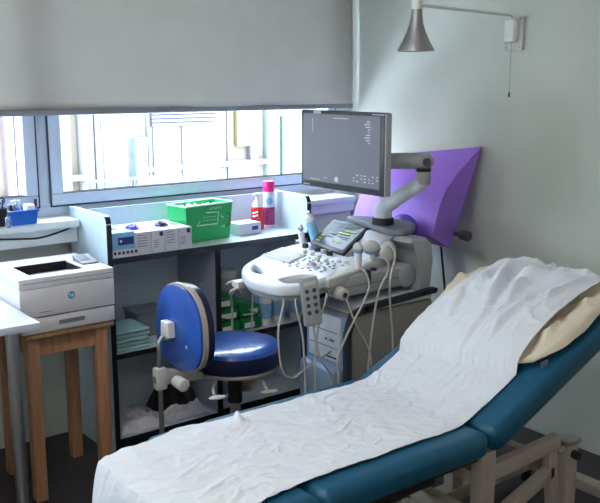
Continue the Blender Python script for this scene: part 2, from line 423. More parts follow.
px0, px1, py0, py1, pz0, pz1 = .985, 1.335, 2.826, 3.165, .6365, .823
p = thing('printer', 'boxy white laser printer on the wooden side table', 'printer', (1.16, 3.0, pz0))
MB().box(px0, px1, py0, py1, pz0, pz0+.058, .006).build('paper_tray', 'pshell', p)
body = MB()
body.box(px0, px1, py0, py1, pz0+.060, pz1-.0265, .003, 2)
bd = body.build('body', 'pshell', p)
# lid rim with an output well in it
lid = MB()
wx0, wx1, wy0, wy1 = 1.045, 1.25, 2.88, 3.06
for a, b_, c, e in ((px0, px1, py0, wy0), (px0, px1, wy1, py1), (px0, wx0, wy0, wy1), (wx1, px1, wy0, wy1)):
    lid.box(a, b_, c, e, pz1-.026, pz1+.012, .003)
lid.build('top_cover', 'pshell', p)
MB().box(wx0, wx1, wy0, wy1, pz1-.0275, pz1-.022).box(wx0, wx1, wy1-.003, wy1-.0005, pz1-.022, pz1+.009).box(wx0+.0005, wx0+.003, wy0, wy1-.003, pz1-.022, pz1+.007).box(wx1-.003, wx1-.0005, wy0, wy1-.003, pz1-.022, pz1+.007).build('output_well', 'pdark', p)
MB().hull([(wx0+.035, 2.883, pz1-.0215), (wx1-.02, 2.883, pz1-.0215), (wx1-.03, 2.965, pz1-.0215), (wx0+.045, 2.965, pz1-.0215), (wx0+.035, 2.883, pz1+.004), (wx1-.02, 2.883, pz1+.004), (wx1-.03, 2.965, pz1-.005), (wx0+.045, 2.965, pz1-.005)],
          [(0, 1, 2, 3), (4, 5, 6, 7), (0, 1, 5, 4), (1, 2, 6, 5), (2, 3, 7, 6), (3, 0, 4, 7)]).build('output_slope', 'pgrey', p)
cpn = MB().hull([(1.262, 2.93, pz1+.0125), (1.325, 2.93, pz1+.0125), (1.325, 3.02, pz1+.0125), (1.262, 3.02, pz1+.0125), (1.262, 2.93, pz1+.018), (1.325, 2.93, pz1+.018), (1.325, 3.02, pz1+.034), (1.262, 3.02, pz1+.034)],
          [(0, 1, 2, 3), (4, 5, 6, 7), (0, 1, 5, 4), (1, 2, 6, 5), (2, 3, 7, 6), (3, 0, 4, 7)]).build('control_panel', 'pgrey', p)
MB().hull([(1.268, 2.958, pz1+.0235), (1.305, 2.958, pz1+.0235), (1.305, 3.01, pz1+.0327), (1.268, 3.01, pz1+.0327), (1.268, 2.958, pz1+.0245), (1.305, 2.958, pz1+.0245), (1.305, 3.01, pz1+.0337), (1.268, 3.01, pz1+.0337)],
          [(0, 1, 2, 3), (4, 5, 6, 7), (0, 1, 5, 4), (1, 2, 6, 5), (2, 3, 7, 6), (3, 0, 4, 7)]).build('display', 'pdark', cpn)
MB().box(px0+.012, px1-.008, py0-.0008, py0+.001, pz1-.006, pz1-.0045).build('seam', 'pline', p)
MB().box(px0+.06, px1-.001, py0-.0008, py0+.001, pz0+.0575, pz0+.0605).build('seam', 'pline', p)
MB().box(1.12, 1.215, py0-.0012, py0+.001, pz0+.022, pz0+.037).build('tray_grip', 'pgrey', p)
lg = MB().cyl((1.17, py0-.0018, .757), (1.17, py0+.001, .757), .0135, n=32).build('logo', 'logob', p)
text_obj('logo_letters', 'hp', .02, at(1.17, py0-.0022, .7585), 'white', lg)
MB().box(1.05, 1.093, py0-.0008, py0+.001, .7105, .7125).build('model_lettering', 'pline', p)
MB().sphere((1.315, py0-.001, .803), .003).build('power_led', 'white', p)

# ------------------------------------------------------------------ cable under the sill
tag(MB().tube([(.55, 3.281, .912), (.9, 3.281, .908), (1.05, 3.281, .902), (1.16, 3.281, .892), (1.24, 3.281, .888), (1.32, 3.281, .902), (1.38, 3.281, .918)], .0035).build('power_cable', 'blackcable'),
    'thin black cable sagging along the duct below the left sill', 'cable')

# ------------------------------------------------------------------ things on the left sill
SZ = .9525
k = thing('basket', 'small blue plastic basket of supplies on the left sill', 'basket', (1.17, 3.30, SZ))
def open_box(x0, x1, y0, y1, z0, z1, tp, th):
    mb = MB()
    def q(xa, xb, ya, yb, za, zb, fx0, fx1, fy0, fy1):
        return None
    cx, cy = (x0+x1)/2, (y0+y1)/2
    def ring(x, y, z, s): return (cx+(x-cx)*s, cy+(y-cy)*s, z)
    o0 = [ring(x, y, z0, tp) for x, y in ((x0, y0), (x1, y0), (x1, y1), (x0, y1))]; o1 = [(x, y, z1) for x, y in ((x0, y0), (x1, y0), (x1, y1), (x0, y1))]
    i0 = [ring(x, y, z0+th, tp*.96) for x, y in ((x0+th, y0+th), (x1-th, y0+th), (x1-th, y1-th), (x0+th, y1-th))]; i1 = [(x, y, z1) for x, y in ((x0+th, y0+th), (x1-th, y0+th), (x1-th, y1-th), (x0+th, y1-th))]
    pts = o0+o1+i0+i1; F = [(3, 2, 1, 0), (8, 9, 10, 11)]
    for a in range(4):
        c = (a+1) % 4
        F += [(a, c, 4+c, 4+a), (4+a, 4+c, 12+c, 12+a), (12+a, 12+c, 8+c, 8+a)]
    mb.hull(pts, F); return mb
open_box(1.115, 1.225, 3.24, 3.34, SZ+.0005, SZ+.055, .88, .003).build('basket_body', 'basket', k)
r = MB()
for a, c, e, g in ((1.110, 1.23, 3.235, 3.243), (1.110, 1.23, 3.337, 3.345), (1.110, 1.118, 3.243, 3.337), (1.222, 1.23, 3.243, 3.337)): r.box(a, c, e, g, SZ+.05, SZ+.057, .002)
r.build('rim', 'basket', k)
tag(MB().box(1.185, 1.218, 3.25, 3.295, SZ+.012, SZ+.075, .004).build('white_carton', 'white', loc=(1.2, 3.27, SZ+.012)), 'little white carton in the right end of the blue basket', 'box')
tag(MB().box(1.125, 1.150, 3.275, 3.31, SZ+.012, SZ+.077, .004).build('dark_carton', 'darkink', loc=(1.14, 3.29, SZ+.012)), 'small dark carton in the left end of the blue basket', 'box')
for i, (dx, dy, ml) in enumerate(((0, 0, 'clear wrapped syringe leaning leftmost in the blue basket'), (.014, .012, 'clear wrapped syringe leaning in the middle of the blue basket'), (.026, .002, 'clear wrapped syringe leaning nearest the white carton in the basket'))):
    x = 1.150+dx; y = 3.262+dy
    g = thing('syringe', ml, 'syringe', (x, y, SZ+.01), 'syringes in the blue basket')
    MB().cyl((x, y, SZ+.012), (x-.012, y+.004, SZ+.075), .0048, n=12).build('barrel', 'clear', g); MB().cyl((x-.0125, y+.004, SZ+.0755), (x-.016, y+.005, SZ+.092), .0025, n=8).cyl((x-.016, y+.005, SZ+.092), (x-.0163, y+.005, SZ+.094), .006, n=12).build('plunger', 'white', g)
c = thing('pen_cup', 'black cup with pens and scissors on the left sill', 'cup', (1.085, 3.27, SZ))
MB().lathe([(0, SZ+.0005), (.024, SZ+.0005), (.027, SZ+.07), (.024, SZ+.07), (.022, SZ+.005), (0, SZ+.005)], Matrix.Translation((1.085, 3.27, 0)), 24).build('cup_body', 'black', c)
s = thing('scissors', 'scissors with dark ring handles standing in the black cup', 'scissors', (1.085, 3.27, SZ+.01))
def ring_pts(cx, cy, cz, a, b_, n=14): return [(cx+a*math.cos(2*PI*q/n), cy, cz+b_*math.sin(2*PI*q/n)) for q in range(n+1)]
MB().tube(ring_pts(1.094, 3.262, SZ+.098, .010, .013), .0025, 6, 2).build('handle', 'black', s)
MB().tube(ring_pts(1.073, 3.268, SZ+.092, .010, .013), .0025, 6, 2).build('handle', 'black', s)
MB().tube([(1.092, 3.262, SZ+.086), (1.086, 3.265, SZ+.05), (1.083, 3.268, SZ+.012)], .003, 6, 2).tube([(1.075, 3.268, SZ+.08), (1.083, 3.270, SZ+.05), (1.088, 3.272, SZ+.012)], .003, 6, 2).build('blade', 'steel', s)
for i, (x, y, tx, ty, m, lb) in enumerate(((1.08, 3.278, 1.078, 3.284, 'navyink', 'dark blue pen standing in the black cup'), (1.092, 3.28, 1.105, 3.285, 'pdark', 'black pen leaning right in the black cup'))):
    tag(MB().cyl((x, y, SZ+.008), (tx, ty, SZ+.10), .0038, n=10, bev=.001).build('pen', m, loc=(x, y, SZ+.008)), lb, 'pen')
tag(MB().lathe([(0, 0), (.011, 0), (.011, .035), (.006, .042), (.006, .05), (0, .05)], None, 20).build('glass_vial', 'clear', None), 'small clear vial between the black cup and the blue basket', 'vial').location = (1.099, 3.222, SZ)

# ------------------------------------------------------------------ things on top of the unit
TZ = .8225
def glove_box(x0, x1, y0, y1, h, label, m, lid, glove=None, printm='greyink', group='glove boxes in a row on the shelf unit', mode=0):
    g = thing('glove_box', label, 'box', ((x0+x1)/2, (y0+y1)/2, TZ), group)
    bdy = MB().box(x0, x1, y0, y1, TZ, TZ+h, .002).build('carton', m, g)
    cx, cy = (x0+x1)/2, (y0+y1)/2
    o = MB().lathe([(0, 0), (.8, 0), (.8, .05), (0, .05)], Matrix.Translation((cx, cy-.01, TZ+h+.0002)) @ Matrix.Diagonal((.022, .04, .02, 1)), 20).build('opening', lid, g)
    pr = MB()
    if mode == 0:
        for q in range(5): pr.box(x0+.008, x1-(.018 if q else .028), y0-.0008, y0, TZ+h-.014-q*.011, TZ+h-.011-q*.011)
    if mode == 1:
        pr.box(x1-.024, x1-.008, y0-.0008, y0, TZ+h-.024, TZ+h-.006)
        for q in range(4): pr.box(x0+.008, x1-.03, y0-.0008, y0, TZ+h-.040-q*.009, TZ+h-.038-q*.009)
    if mode == 2:
        pr.box(x0+.03, x1-.004, y0-.0008, y0, TZ+h-.05, TZ+h-.02)
    if len(pr.bm.verts): pr.build('print', printm, g)
    if mode == 2:
        MB().box(x0, x1, y0-.0006, y0, TZ, TZ+.028).build('lower_band', 'carton', g)
        l = MB()
        for q in range(6): l.box(x0+.01+q*.018, x0+.021+q*.018, y0-.0012, y0-.0006, TZ+.009, TZ+.021)
        l.build('lettering', 'darkink', g)
        MB().sphere((x0+.042, y0-.001, TZ+h-.035), .005, (1, .2, 1)).build('emblem', 'white', g)
    if glove:
        w_ = MB()
        def gl(a, b_):
            th = a*2*PI; ph = b_*PI/2
            n_ = 1+.45*noise.noise(Vector((math.cos(th)*2.2+cx*40, math.sin(th)*2.2, ph*3)))
            return Vector((cx+.026*n_*math.cos(th)*math.cos(ph), cy-.02+.034*n_*math.sin(th)*math.cos(ph), TZ+h+.0015+.016*n_*math.sin(ph)))
        w_.grid(gl, 28, 8); w_.build('glove', glove, g)
    return g
glove_box(1.428, 1.529, 3.036, 3.26, .096, 'light blue and white glove box against the left partition', 'cartonb', 'darkink', None, 'navyink', mode=2)
glove_box(1.531, 1.604, 3.036, 3.26, .088, 'pale box with violet gloves spilling from its top', 'carton', 'darkink', 'violet', mode=0)
glove_box(1.606, 1.664, 3.036, 3.26, .088, 'plain topped pale glove box between violet and navy gloves', 'carton', 'greyink', None, 'darkink', mode=1)
glove_box(1.666, 1.728, 3.036, 3.26, .088, 'pale box with dark navy gloves at its opening', 'carton', 'darkink', 'darkglove', mode=0)
glove_box(1.730, 1.790, 3.036, 3.26, .088, 'pale box with black square mark next to the green bin', 'carton', 'greyink', None, 'darkink', mode=1)

# green bin
gb = thing('green_bin', 'bright green open topped box with white print on the unit', 'box', (1.93, 3.2, TZ))
GR = Matrix.Translation((1.923, 3.185, 0)) @ Matrix.Rotation(math.radians(7), 4, 'Z')
mb = open_box(-.128, .128, -.064, .064, TZ+.0005, TZ+.158, .90, .003); bmesh.ops.transform(mb.bm, matrix=GR, verts=mb.bm.verts[:]); mb.build('bin_wall', 'green', gb)
r = MB()
for a, c, e, g in ((-.132, .132, -.069, -.062), (-.132, .132, .062, .069), (-.132, -.125, -.062, .062), (.125, .132, -.062, .062)): r.box(a, c, e, g, TZ+.153, TZ+.160, .0015, mt=GR)
r.build('rim', 'greenw', gb)
def fr(x, z): # point on the sloped front face
    z = TZ+(z-TZ)*.915; tt = (z-TZ)/.158; return GR @ Vector((x*.95*(.9+.1*tt), -.064*(.9+.1*tt)-.0012, z))
def strip(pts, w, name, m):
    s_ = MB(); s_.tube([fr(*q) for q in pts], w, 6, 1); return s_.build(name, m, gb)
strip([(-.02, TZ+.135), (.055, TZ+.13), (.05, TZ+.075), (-.075, TZ+.078), (-.055, TZ+.098)], .0028, 'printed_outline', 'greenw')
for zz, n_ in ((TZ+.112, 8), (TZ+.098, 9)):
    strip([(-.04, zz), (-.04+.01*n_, zz)], .0009, 'printed_line', 'greenw')
fm = GR @ Matrix.Translation((0, -.0675, TZ+.150)) @ Matrix.Rotation(math.radians(90-2.3), 4, 'X')
for q in range(8):
    x = .002+.0095*q; strip([(x, TZ+.146), (x, TZ+.158)], .0012, 'printed_mark', 'greenw'); strip([(x, TZ+.158 if q % 2 else TZ+.152), (x+.005, TZ+.158 if q % 3 else TZ+.146)], .0011, 'printed_mark', 'greenw')
strip([(.104+.024*math.cos(a*.3-1.6), TZ+.088+.034*math.sin(a*.3-1.6)) for a in range(12)], .0035, 'printed_ring', 'gpack')
strip([(.115+.010*math.cos(a*.3-1.2), TZ+.094+.026*math.sin(a*.3-1.2)) for a in range(9)], .0022, 'printed_ring', 'red')
strip([(.07, TZ+.115), (.075, TZ+.10), (.085, TZ+.105)], .0022, 'printed_symbol', 'greenw'); strip([(.076, TZ+.055), (.09, TZ+.062), (.098, TZ+.055)], .0022, 'printed_symbol', 'greenw')
wm = MB()
def wd(a, b_):
    x = -.119+.238*a; y = -.055+.11*b_
    return GR @ Vector((x, y, TZ+.138+.022*noise.noise(Vector((x*26, y*26, 5)))+.012*noise.noise(Vector((x*60, y*60, 9)))))
wm.grid(wd, 40, 20); o = wm.build('crumpled_paper', 'white'); so = o.modifiers.new('s', 'SOLIDIFY'); so.thickness = .001; so.offset = -1
tag(o, 'crumpled white paper filling the green open box', 'paper')

# white box, soap, spray
wbx = thing('tissue_box', 'small flat white box with navy label between green box and soap', 'box', (2.16, 3.17, TZ))
WR = Matrix.Translation((2.150, 3.175, TZ)) @ Matrix.Rotation(math.radians(6), 4, 'Z')
MB().box(-.062, .062, -.038, .052, 0, .052, .003, mt=WR).build('carton', 'carton', wbx)
MB().box(.008, .044, -.0388, -.038, .018, .036, mt=WR).build('label', 'navyink', wbx)
w_ = MB()
def oval(a, b_):
    th = a*2*PI; return WR @ Vector((-.005+.03*b_*math.cos(th), .005+.02*b_*math.sin(th), .0528))
w_.grid(oval, 20, 2); w_.build('opening', 'greyink', wbx)
sp = thing('soap_dispenser', 'red liquid soap bottle with white foam pump', 'bottle', (2.262, 3.235, TZ))
T_ = Matrix.Translation((2.262, 3.238, TZ))
MB().lathe([(0, 0), (.029, 0), (.031, .004), (.031, .088), (.028, .1), (.018, .104), (0, .104)], T_, 28).build('bottle_body', 'red', sp)
MB().lathe([(.0, .104), (.024, .104), (.024, .112), (.018, .125), (.011, .135), (.008, .14), (.008, .158), (.0, .158)], T_, 24).box(-.022, .012, -.008, .008, .158, .168, .003, mt=T_).build('pump', 'white', sp)
lb = MB()
for zz in (.062, .078):
    lb.tube([T_ @ Vector((.0318*math.cos(a), .0318*math.sin(a), zz+.010*i/4)) for i, a in enumerate([math.radians(g) for g in (195, 210, 225, 240)])], .004, 6, 2)
lb.build('label', 'white', sp)
sc = thing('spray_can', 'tall white aerosol can with hot pink cap at right partition', 'spray can', (2.342, 3.255, TZ))
T_ = Matrix.Translation((2.342, 3.258, TZ))
MB().lathe([(0, 0), (.026, 0), (.0275, .003), (.0275, .155), (.024, .168), (0, .168)], T_, 28).build('can', 'spraybody', sc)
MB().lathe([(0, .168), (.0275, .168), (.0275, .21), (.025, .216), (0, .216)], T_, 28).build('cap', 'pink', sc)
MB().lathe([(.0278, .012), (.0278, .095)], T_, 28).build('printed_band', 'mauve', sc)
pt = MB()
def badge(a, b_):
    th = a*2*PI; z = .125+.018*b_*math.sin(th); an = math.radians(240)+.6*b_*math.cos(th)
    return T_ @ Vector((.0279*math.cos(an), .0279*math.sin(an), z))
pt.grid(badge, 20, 3); pt.build('label', 'cartonb', sc)

# ------------------------------------------------------------------ inside the unit
for i in range(5):
    z = .4325+i*.0175
    pm = MB()
    def pd(a, b_, z=z, i=i):
        ang = a*2*PI; rr = .5
        return 0
    x0 = 1.432+.004*(i % 2); x1 = 1.585-.004*(i % 3)
    pm.box(x0, x1, 3.035+.004*(i % 2), 3.20, z, z+.0165, .006, 3)
    for v in pm.bm.verts: v.co.z += .0012*noise.noise(v.co*20)
    o = pm.build('absorbent_pad', 'pads', loc=((x0+x1)/2, 3.12, z))
    tag(o, 'folded pale green pad in the left bay, %s of its stack' % ('bottom one', 'second from bottom', 'middle one', 'second from top', 'topmost one')[i], 'pad', 'folded pale green pads')
cbx = thing('clear_container', 'clear plastic container behind the folded pale green pads', 'container', (1.66, 3.22, .4325))
mb = open_box(1.60, 1.74, 3.17, 3.30, .4328, .535, .92, .003); mb.build('tub', 'clear', cbx)
MB().box(1.592, 1.748, 3.162, 3.305, .536, .543, .003).build('lid', 'clear', cbx)
def crumple(name, m, x0, x1, y0, y1, z0, h, label, cat, sd):
    w_ = MB()
    def fn(a, b_):
        e = min(1, 6*min(a, 1-a, b_, 1-b_)+.0)
        x = x0+(x1-x0)*a+.02*noise.noise(Vector((b_*4, sd, 0))); y = y0+(y1-y0)*b_+.02*noise.noise(Vector((a*4, sd, 1)))
        z = z0+.002+h*e*(.55+.55*noise.noise(Vector((a*3.4, b_*3.4, sd)))+.2*noise.noise(Vector((a*9, b_*9, sd))))
        return Vector((x, y, max(z, z0+.001)))
    w_.grid(fn, 36, 24); o = w_.build(name, m, loc=((x0+x1)/2, (y0+y1)/2, z0)); s_ = o.modifiers.new('s', 'SOLIDIFY'); s_.thickness = .0008; s_.offset = 1
    return tag(o, label, cat)
crumple('paper_wrapper', 'bagw', 1.44, 1.66, 3.045, 3.28, .0755, .05, 'crumpled white wrapper at left on the bottom shelf', 'wrapper', 3)
crumple('plastic_bag', 'bagw', 1.665, 1.87, 3.045, 3.16, .0755, .06, 'crumpled white plastic bag right on the bottom shelf', 'bag', 8)
crumple('black_bag', 'black', 1.68, 1.87, 3.18, 3.29, .0755, .13, 'dark bag behind the white one on the bottom shelf', 'bag', 12)
# green foil packs, two by two
RZ = .4125
packs = [(1.925, 2.035, 'lower left'), (2.04, 2.15, 'lower right')]
gi = 0
for lvl in range(3):
    for (a, c, nm) in packs:
        if lvl == 2 and nm == 'lower right': continue
        z = RZ+lvl*.055
        g = thing('tissue_pack', 'green and white tissue pack in right bay, %s of the heap' % {(0, 0): 'bottom left', (0, 1): 'bottom right', (1, 0): 'middle left', (1, 1): 'upper right', (2, 0): 'top left'}[(lvl, 0 if 'left' in nm else 1)], 'pack', ((a+c)/2, 3.14, z), 'green tissue packs')
        m_ = MB().box(a, c-.003, 3.045+.01*lvl, 3.21, z+.0005, z+.053, .012, 3)
        for v in m_.bm.verts: v.co += Vector((0, .004*noise.noise(v.co*30), 0))
        m_.build('wrapper', 'gpack', g)
        MB().box(a+.012, c-.045 if lvl != 1 else c-.02, 3.0435+.01*lvl, 3.0445+.01*lvl, z+.012, z+.036).build('white_label', 'white', g)
        gi += 1
for i, (x, y, z, lb) in enumerate(((2.02, 3.275, RZ, 'pale roll canister standing behind the green packs at left'), (2.12, 3.275, RZ, 'pale roll canister behind the green packs, nearer the machine'))):
    g = thing('canister', lb, 'canister', (x, y, z), 'canisters behind the green packs')
    MB().lathe([(0, 0), (.036, 0), (.037, .003), (.037, .19), (.034, .195), (0, .195)], Matrix.Translation((x, y, z)), 28).build('can_body', 'carton', g)
    MB().lathe([(0, .1955), (.038, .1955), (.038, .225), (.035, .23), (0, .23)], Matrix.Translation((x, y, z)), 28).build('lid', 'white', g)
    MB().box(x-.01, x+.008, y-.0385, y-.037, z+.1, z+.15).build('mark', 'darkink', g)
def gel_bottle(label):
    g = thing('gel_bottle', label, 'bottle', (0, 0, 0), 'gel bottles on the right shelf'); 
    MB().lathe([(0, 0), (.026, 0), (.029, .004), (.029, .135), (.024, .147), (.012, .152), (0, .152)], None, 28).build('bottle_body', 'white', g)
    MB().lathe([(.0293, .035), (.0293, .105)], None, 28).build('label_wrap', 'babyblue', g)
    MB().lathe([(0, .152), (.012, .152), (.011, .168), (.005, .178), (.004, .195), (0, .195)], None, 20).build('nozzle', 'white', g)
    return g
g0 = gel_bottle('white and blue gel bottle closest to the green packs')
g0.location = (2.186, 3.07, RZ)
for x, y, lb in ((2.255, 3.075, 'white and blue gel bottle second along the shelf front'), (2.352, 3.065, 'white and blue gel bottle at the right end of the front row'), (2.235, 3.20, 'white and blue gel bottle in the back row, left'), (2.318, 3.19, 'white and blue gel bottle in the back row, right')):
    copy_tree(g0, None, (x, y, RZ), lb)

# ------------------------------------------------------------------ blue stool with back
ch = thing('operator_chair', 'round blue vinyl stool with an oval backrest before the shelves', 'chair', (1.74, 2.665, 0))
cx, cy = 1.752, 2.672
T_ = Matrix.Translation((cx, cy, 0))
MB().lathe([(0, .516), (.10, .517), (.15, .513), (.170, .505), (.178, .492)], T_, 56).build('seat_top', 'blue', ch)
MB().lathe([(.178, .492), (.1805, .486), (.1805, .44), (.178, .432), (0, .432)], T_, 56).build('seat_side', 'navy', ch)
MB().lathe([(0, .4315), (.172, .4315), (.176, .424), (.172, .414), (0, .414)], T_, 56).build('seat_trim', 'beige', ch)
MB().box(cx-.1, cx+.1, cy-.07, cy+.07, .398, .4135, .004).build('seat_plate', 'offw', ch)
MB().cyl((cx, cy, .27), (cx, cy, .398), .028).build('gas_column', 'black', ch)
MB().cyl((cx, cy, .10), (cx, cy, .275), .021).build('gas_piston', 'chrome', ch)
bel = [(.05, .30)]
for q in range(7): bel += [(.052-.003*q, .385-.014*q), (.044-.003*q, .378-.014*q)]
MB().lathe([(0, .395)]+bel[1:]+[(0, .29)], Matrix.Translation((cx+.07, cy+.03, 0)), 32).build('bellows', 'beige', ch)
for a in range(5):
    an = a*2*PI/5+.5; dx, dy = math.cos(an), math.sin(an)
    l = MB().tube([(cx+.02*dx, cy+.02*dy, .105), (cx+.15*dx, cy+.15*dy, .095), (cx+.25*dx, cy+.25*dy, .075)], .017, 10, 4, .012).build('base_leg', 'black', ch)
    q = (cx+.25*dx, cy+.25*dy)
    MB().cyl((q[0]-dy*.02, q[1]+dx*.02, .027), (q[0]+dy*.02, q[1]-dx*.02, .027), .0265, n=20, bev=.004).cyl((q[0], q[1], .04), (q[0], q[1], .07), .006).build('caster', 'pdark', l)
def lever(pts, c):
    l = MB().tube(pts, .006, 8, 5).sphere(c, .03, (1.1, .55, .22), rot=Matrix.Rotation(-.25, 4, 'Z')).build('lever', 'offw', ch)
lever([(1.62, 2.60, .402), (1.56, 2.52, .412), (1.53, 2.47, .405)], (1.535, 2.455, .401))
lever([(1.80, 2.60, .402), (1.78, 2.53, .392), (1.765, 2.48, .372)], (1.772, 2.47, .366))
# backrest: an oval pad standing across X
bx, by, bz = 1.462, 2.585, .642
def oval_pad(x0, x1, a, b_, bulge, seg=48):
    prof = [(0, 0), (.7, .1*bulge), (.93, .35*bulge), (1, .75*bulge)]
    n = seg; mb = MB(); t = bmesh.new(); rings = []
    L = [(0.001, x0-bulge), (.6, x0-bulge*.85), (.9, x0-bulge*.4), (1, x0), (1, x1), (.92, x1+bulge*.4), (.6, x1+bulge*.85), (.001, x1+bulge)]
    for s_, x in L:
        rr = []
        for q in range(n):
            an = 2*PI*q/n; e = .82
            cyy = math.copysign(abs(math.cos(an))**e, math.cos(an)); czz = math.copysign(abs(math.sin(an))**e, math.sin(an))
            rr.append(t.verts.new((x+.10*(czz*b_*s_)*.25, by+a*s_*cyy*(1-.10*czz), bz+b_*s_*czz)))
        rings.append(rr)
    for A, B in zip(rings, rings[1:]):
        for q in range(n): t.faces.new((A[q], A[(q+1) % n], B[(q+1) % n], B[q]))
    t.faces.new(rings[0]); t.faces.new(rings[-1])
    return mb.merge(t)
br = oval_pad(bx-.006, bx+.004, .158, .150, .010).build('back_shell', 'blue', ch)
oval_pad(bx+.004, bx+.022, .164, .156, .001).build('back_trim', 'beige', ch)
oval_pad(bx+.024, bx+.05, .158, .150, .012).build('back_pad', 'navy', ch)
MB().sphere((bx-.014, by-.075, bz-.055), .009, (.5, 1, 1)).build('button', 'chrome', br)
bk = (bx-.03, by-.012, bz+.0)
MB().prism([(-.034, -.026), (.02, -.030), (.036, 0), (.02, .030), (-.034, .026)], -.015, .015, .005, mt=Matrix.Translation((bx-.032, by+.024, bz-.012)) @ Matrix.Rotation(PI/2, 4, 'Y')).build('back_bracket', 'white', ch)
MB().tube([(bx-.05, by+.022, bz-.03), (bx-.070, by+.018, bz-.045), (bx-.075, by+.012, bz-.08), (bx-.075, by+.012, bz-.3), (bx-.075, by+.012, .20)], .009, 12, 3).build('back_rod', 'steel', ch)
rx, ry = bx-.075, by+.012
MB().box(rx-.022, rx+.02, ry-.02, ry+.018, .425, .505, .006).build('rod_clamp', 'offw', ch)
MB().box(rx-.0225, rx-.0215, ry-.012, ry+.010, .45, .475).build('clamp_label', 'greyink', ch)
MB().hull([(rx+.02, ry-.012, .44), (rx+.02, ry+.012, .44), (rx+.02, ry+.012, .495), (rx+.02, ry-.012, .495), (cx-.1, cy-.03, .398), (cx-.1, cy+.03, .398), (cx-.1, cy+.03, .4135), (cx-.1, cy-.03, .4135)],
          [(0, 1, 2, 3), (4, 5, 6, 7), (0, 1, 5, 4), (1, 2, 6, 5), (2, 3, 7, 6), (3, 0, 4, 7)]).build('back_arm', 'offw', ch)
kp = Vector((rx+.045, ry-.03, .455)); kd = Vector((.1, -1, -.12)).normalized()
kb = MB().cyl(kp, kp+kd*.055, .021, .023, 24, .003).build('adjusting_knob', 'white', ch)
MB().cyl(kp-kd*.025, kp, .008).build('knob_shaft', 'steel', kb)

# ------------------------------------------------------------------ ultrasound machine
us = thing('ultrasound_machine', 'white ultrasound cart with control console and hanging probe cables', 'ultrasound machine', (2.2, 2.45, 0))
# base tower
bx0, bx1, by0, by1 = 2.0, 2.47, 2.30, 2.58
MB().box(bx0+.03, bx1-.01, by0+.006, by1-.006, .16, .645, .01).build('tower', 'mtaupe', us)
def tower_frame(side):
    m_ = MB(); ys = ((by0, by0+.024), (by1-.024, by1))
    for y0, y1 in ys[side:side+1]:
        path = [(bx0+.035, .12), (bx0+.018, .35), (bx0+.015, .58), (bx0+.04, .645), (bx0+.10, .664), (bx1-.06, .678), (bx1, .68)]
        n = len(path)
        for i in range(n-1):
            (xa, za), (xb, zb) = path[i], path[i+1]
            d_ = Vector((xb-xa, zb-za)).normalized(); nn = Vector((-d_.y, d_.x))*.011
            m_.hull([(xa+nn.x, y0, za+nn.y), (xb+nn.x, y0, zb+nn.y), (xb-nn.x, y0, zb-nn.y), (xa-nn.x, y0, za-nn.y), (xa+nn.x, y1, za+nn.y), (xb+nn.x, y1, zb+nn.y), (xb-nn.x, y1, zb-nn.y), (xa-nn.x, y1, za-nn.y)],
                    [(0, 1, 2, 3), (4, 5, 6, 7), (0, 1, 5, 4), (1, 2, 6, 5), (2, 3, 7, 6), (3, 0, 4, 7)])
            m_.cyl((xb, y0, zb), (xb, y1, zb), .011, n=12)
    return m_
for side in (0, 1): tower_frame(side).build('dark_trim', 'mdark', us)
MB().hull([(bx0+.05, by0+.024, .648), (bx0+.12, by0+.024, .664), (bx1, by0+.024, .682), (bx1, by0+.024, .60), (bx0+.05, by0+.024, .56),
           (bx0+.05, by1-.024, .648), (bx0+.12, by1-.024, .664), (bx1, by1-.024, .682), (bx1, by1-.024, .60), (bx0+.05, by1-.024, .56)],
          [(0, 1, 2, 3, 4), (9, 8, 7, 6, 5), (0, 1, 6, 5), (1, 2, 7, 6), (2, 3, 8, 7), (3, 4, 9, 8), (4, 0, 5, 9)]).build('tower_top', 'mlight', us)
MB().box(bx0+.012, bx0+.05, by0+.026, by1-.026, .15, .635, .006).build('tower_front', 'mblue', us)
dv = MB().box(bx0+.004, bx0+.03, by0+.045, by1-.05, .455, .63, .006).build('drive_panel', 'mlight', us)
for z in (.51, .57): MB().box(bx0+.002, bx0+.0045, by0+.055, by1-.06, z, z+.002).build('drive_slot', 'pline', dv)
MB().box(bx0+.0, bx0+.004, by0+.075, by0+.1, .535, .542).box(bx0+.0, bx0+.004, by0+.115, by0+.125, .535, .542).build('drive_button', 'greyink', dv)
MB().box(bx0+.001, bx0+.004, by0+.06, by0+.12, .47, .475).build('drive_light', 'pdark', dv)
MB().box(bx0-.03, bx0+.03, by0+.03, by1-.026, .255, .44, .022, 4).build('storage_bin', 'mblue', us)
MB().box(bx0-.02, bx0+.03, by0+.01, by1-.01, .17, .235, .018, 4).build('lower_bumper', 'mlight', us)
MB().box(bx0-.04, bx1+.03, by0-.01, by1+.01, .10, .165, .02, 3).build('wheel_base', 'mdark', us)
for x in (bx0-.0, bx1):
    for y in (by0+.02, by1-.02):
        MB().cyl((x, y-.018, .0505), (x, y+.018, .0505), .05, n=28, bev=.006).cyl((x, y, .05), (x, y, .11), .012).build('caster', 'mgrey', us)
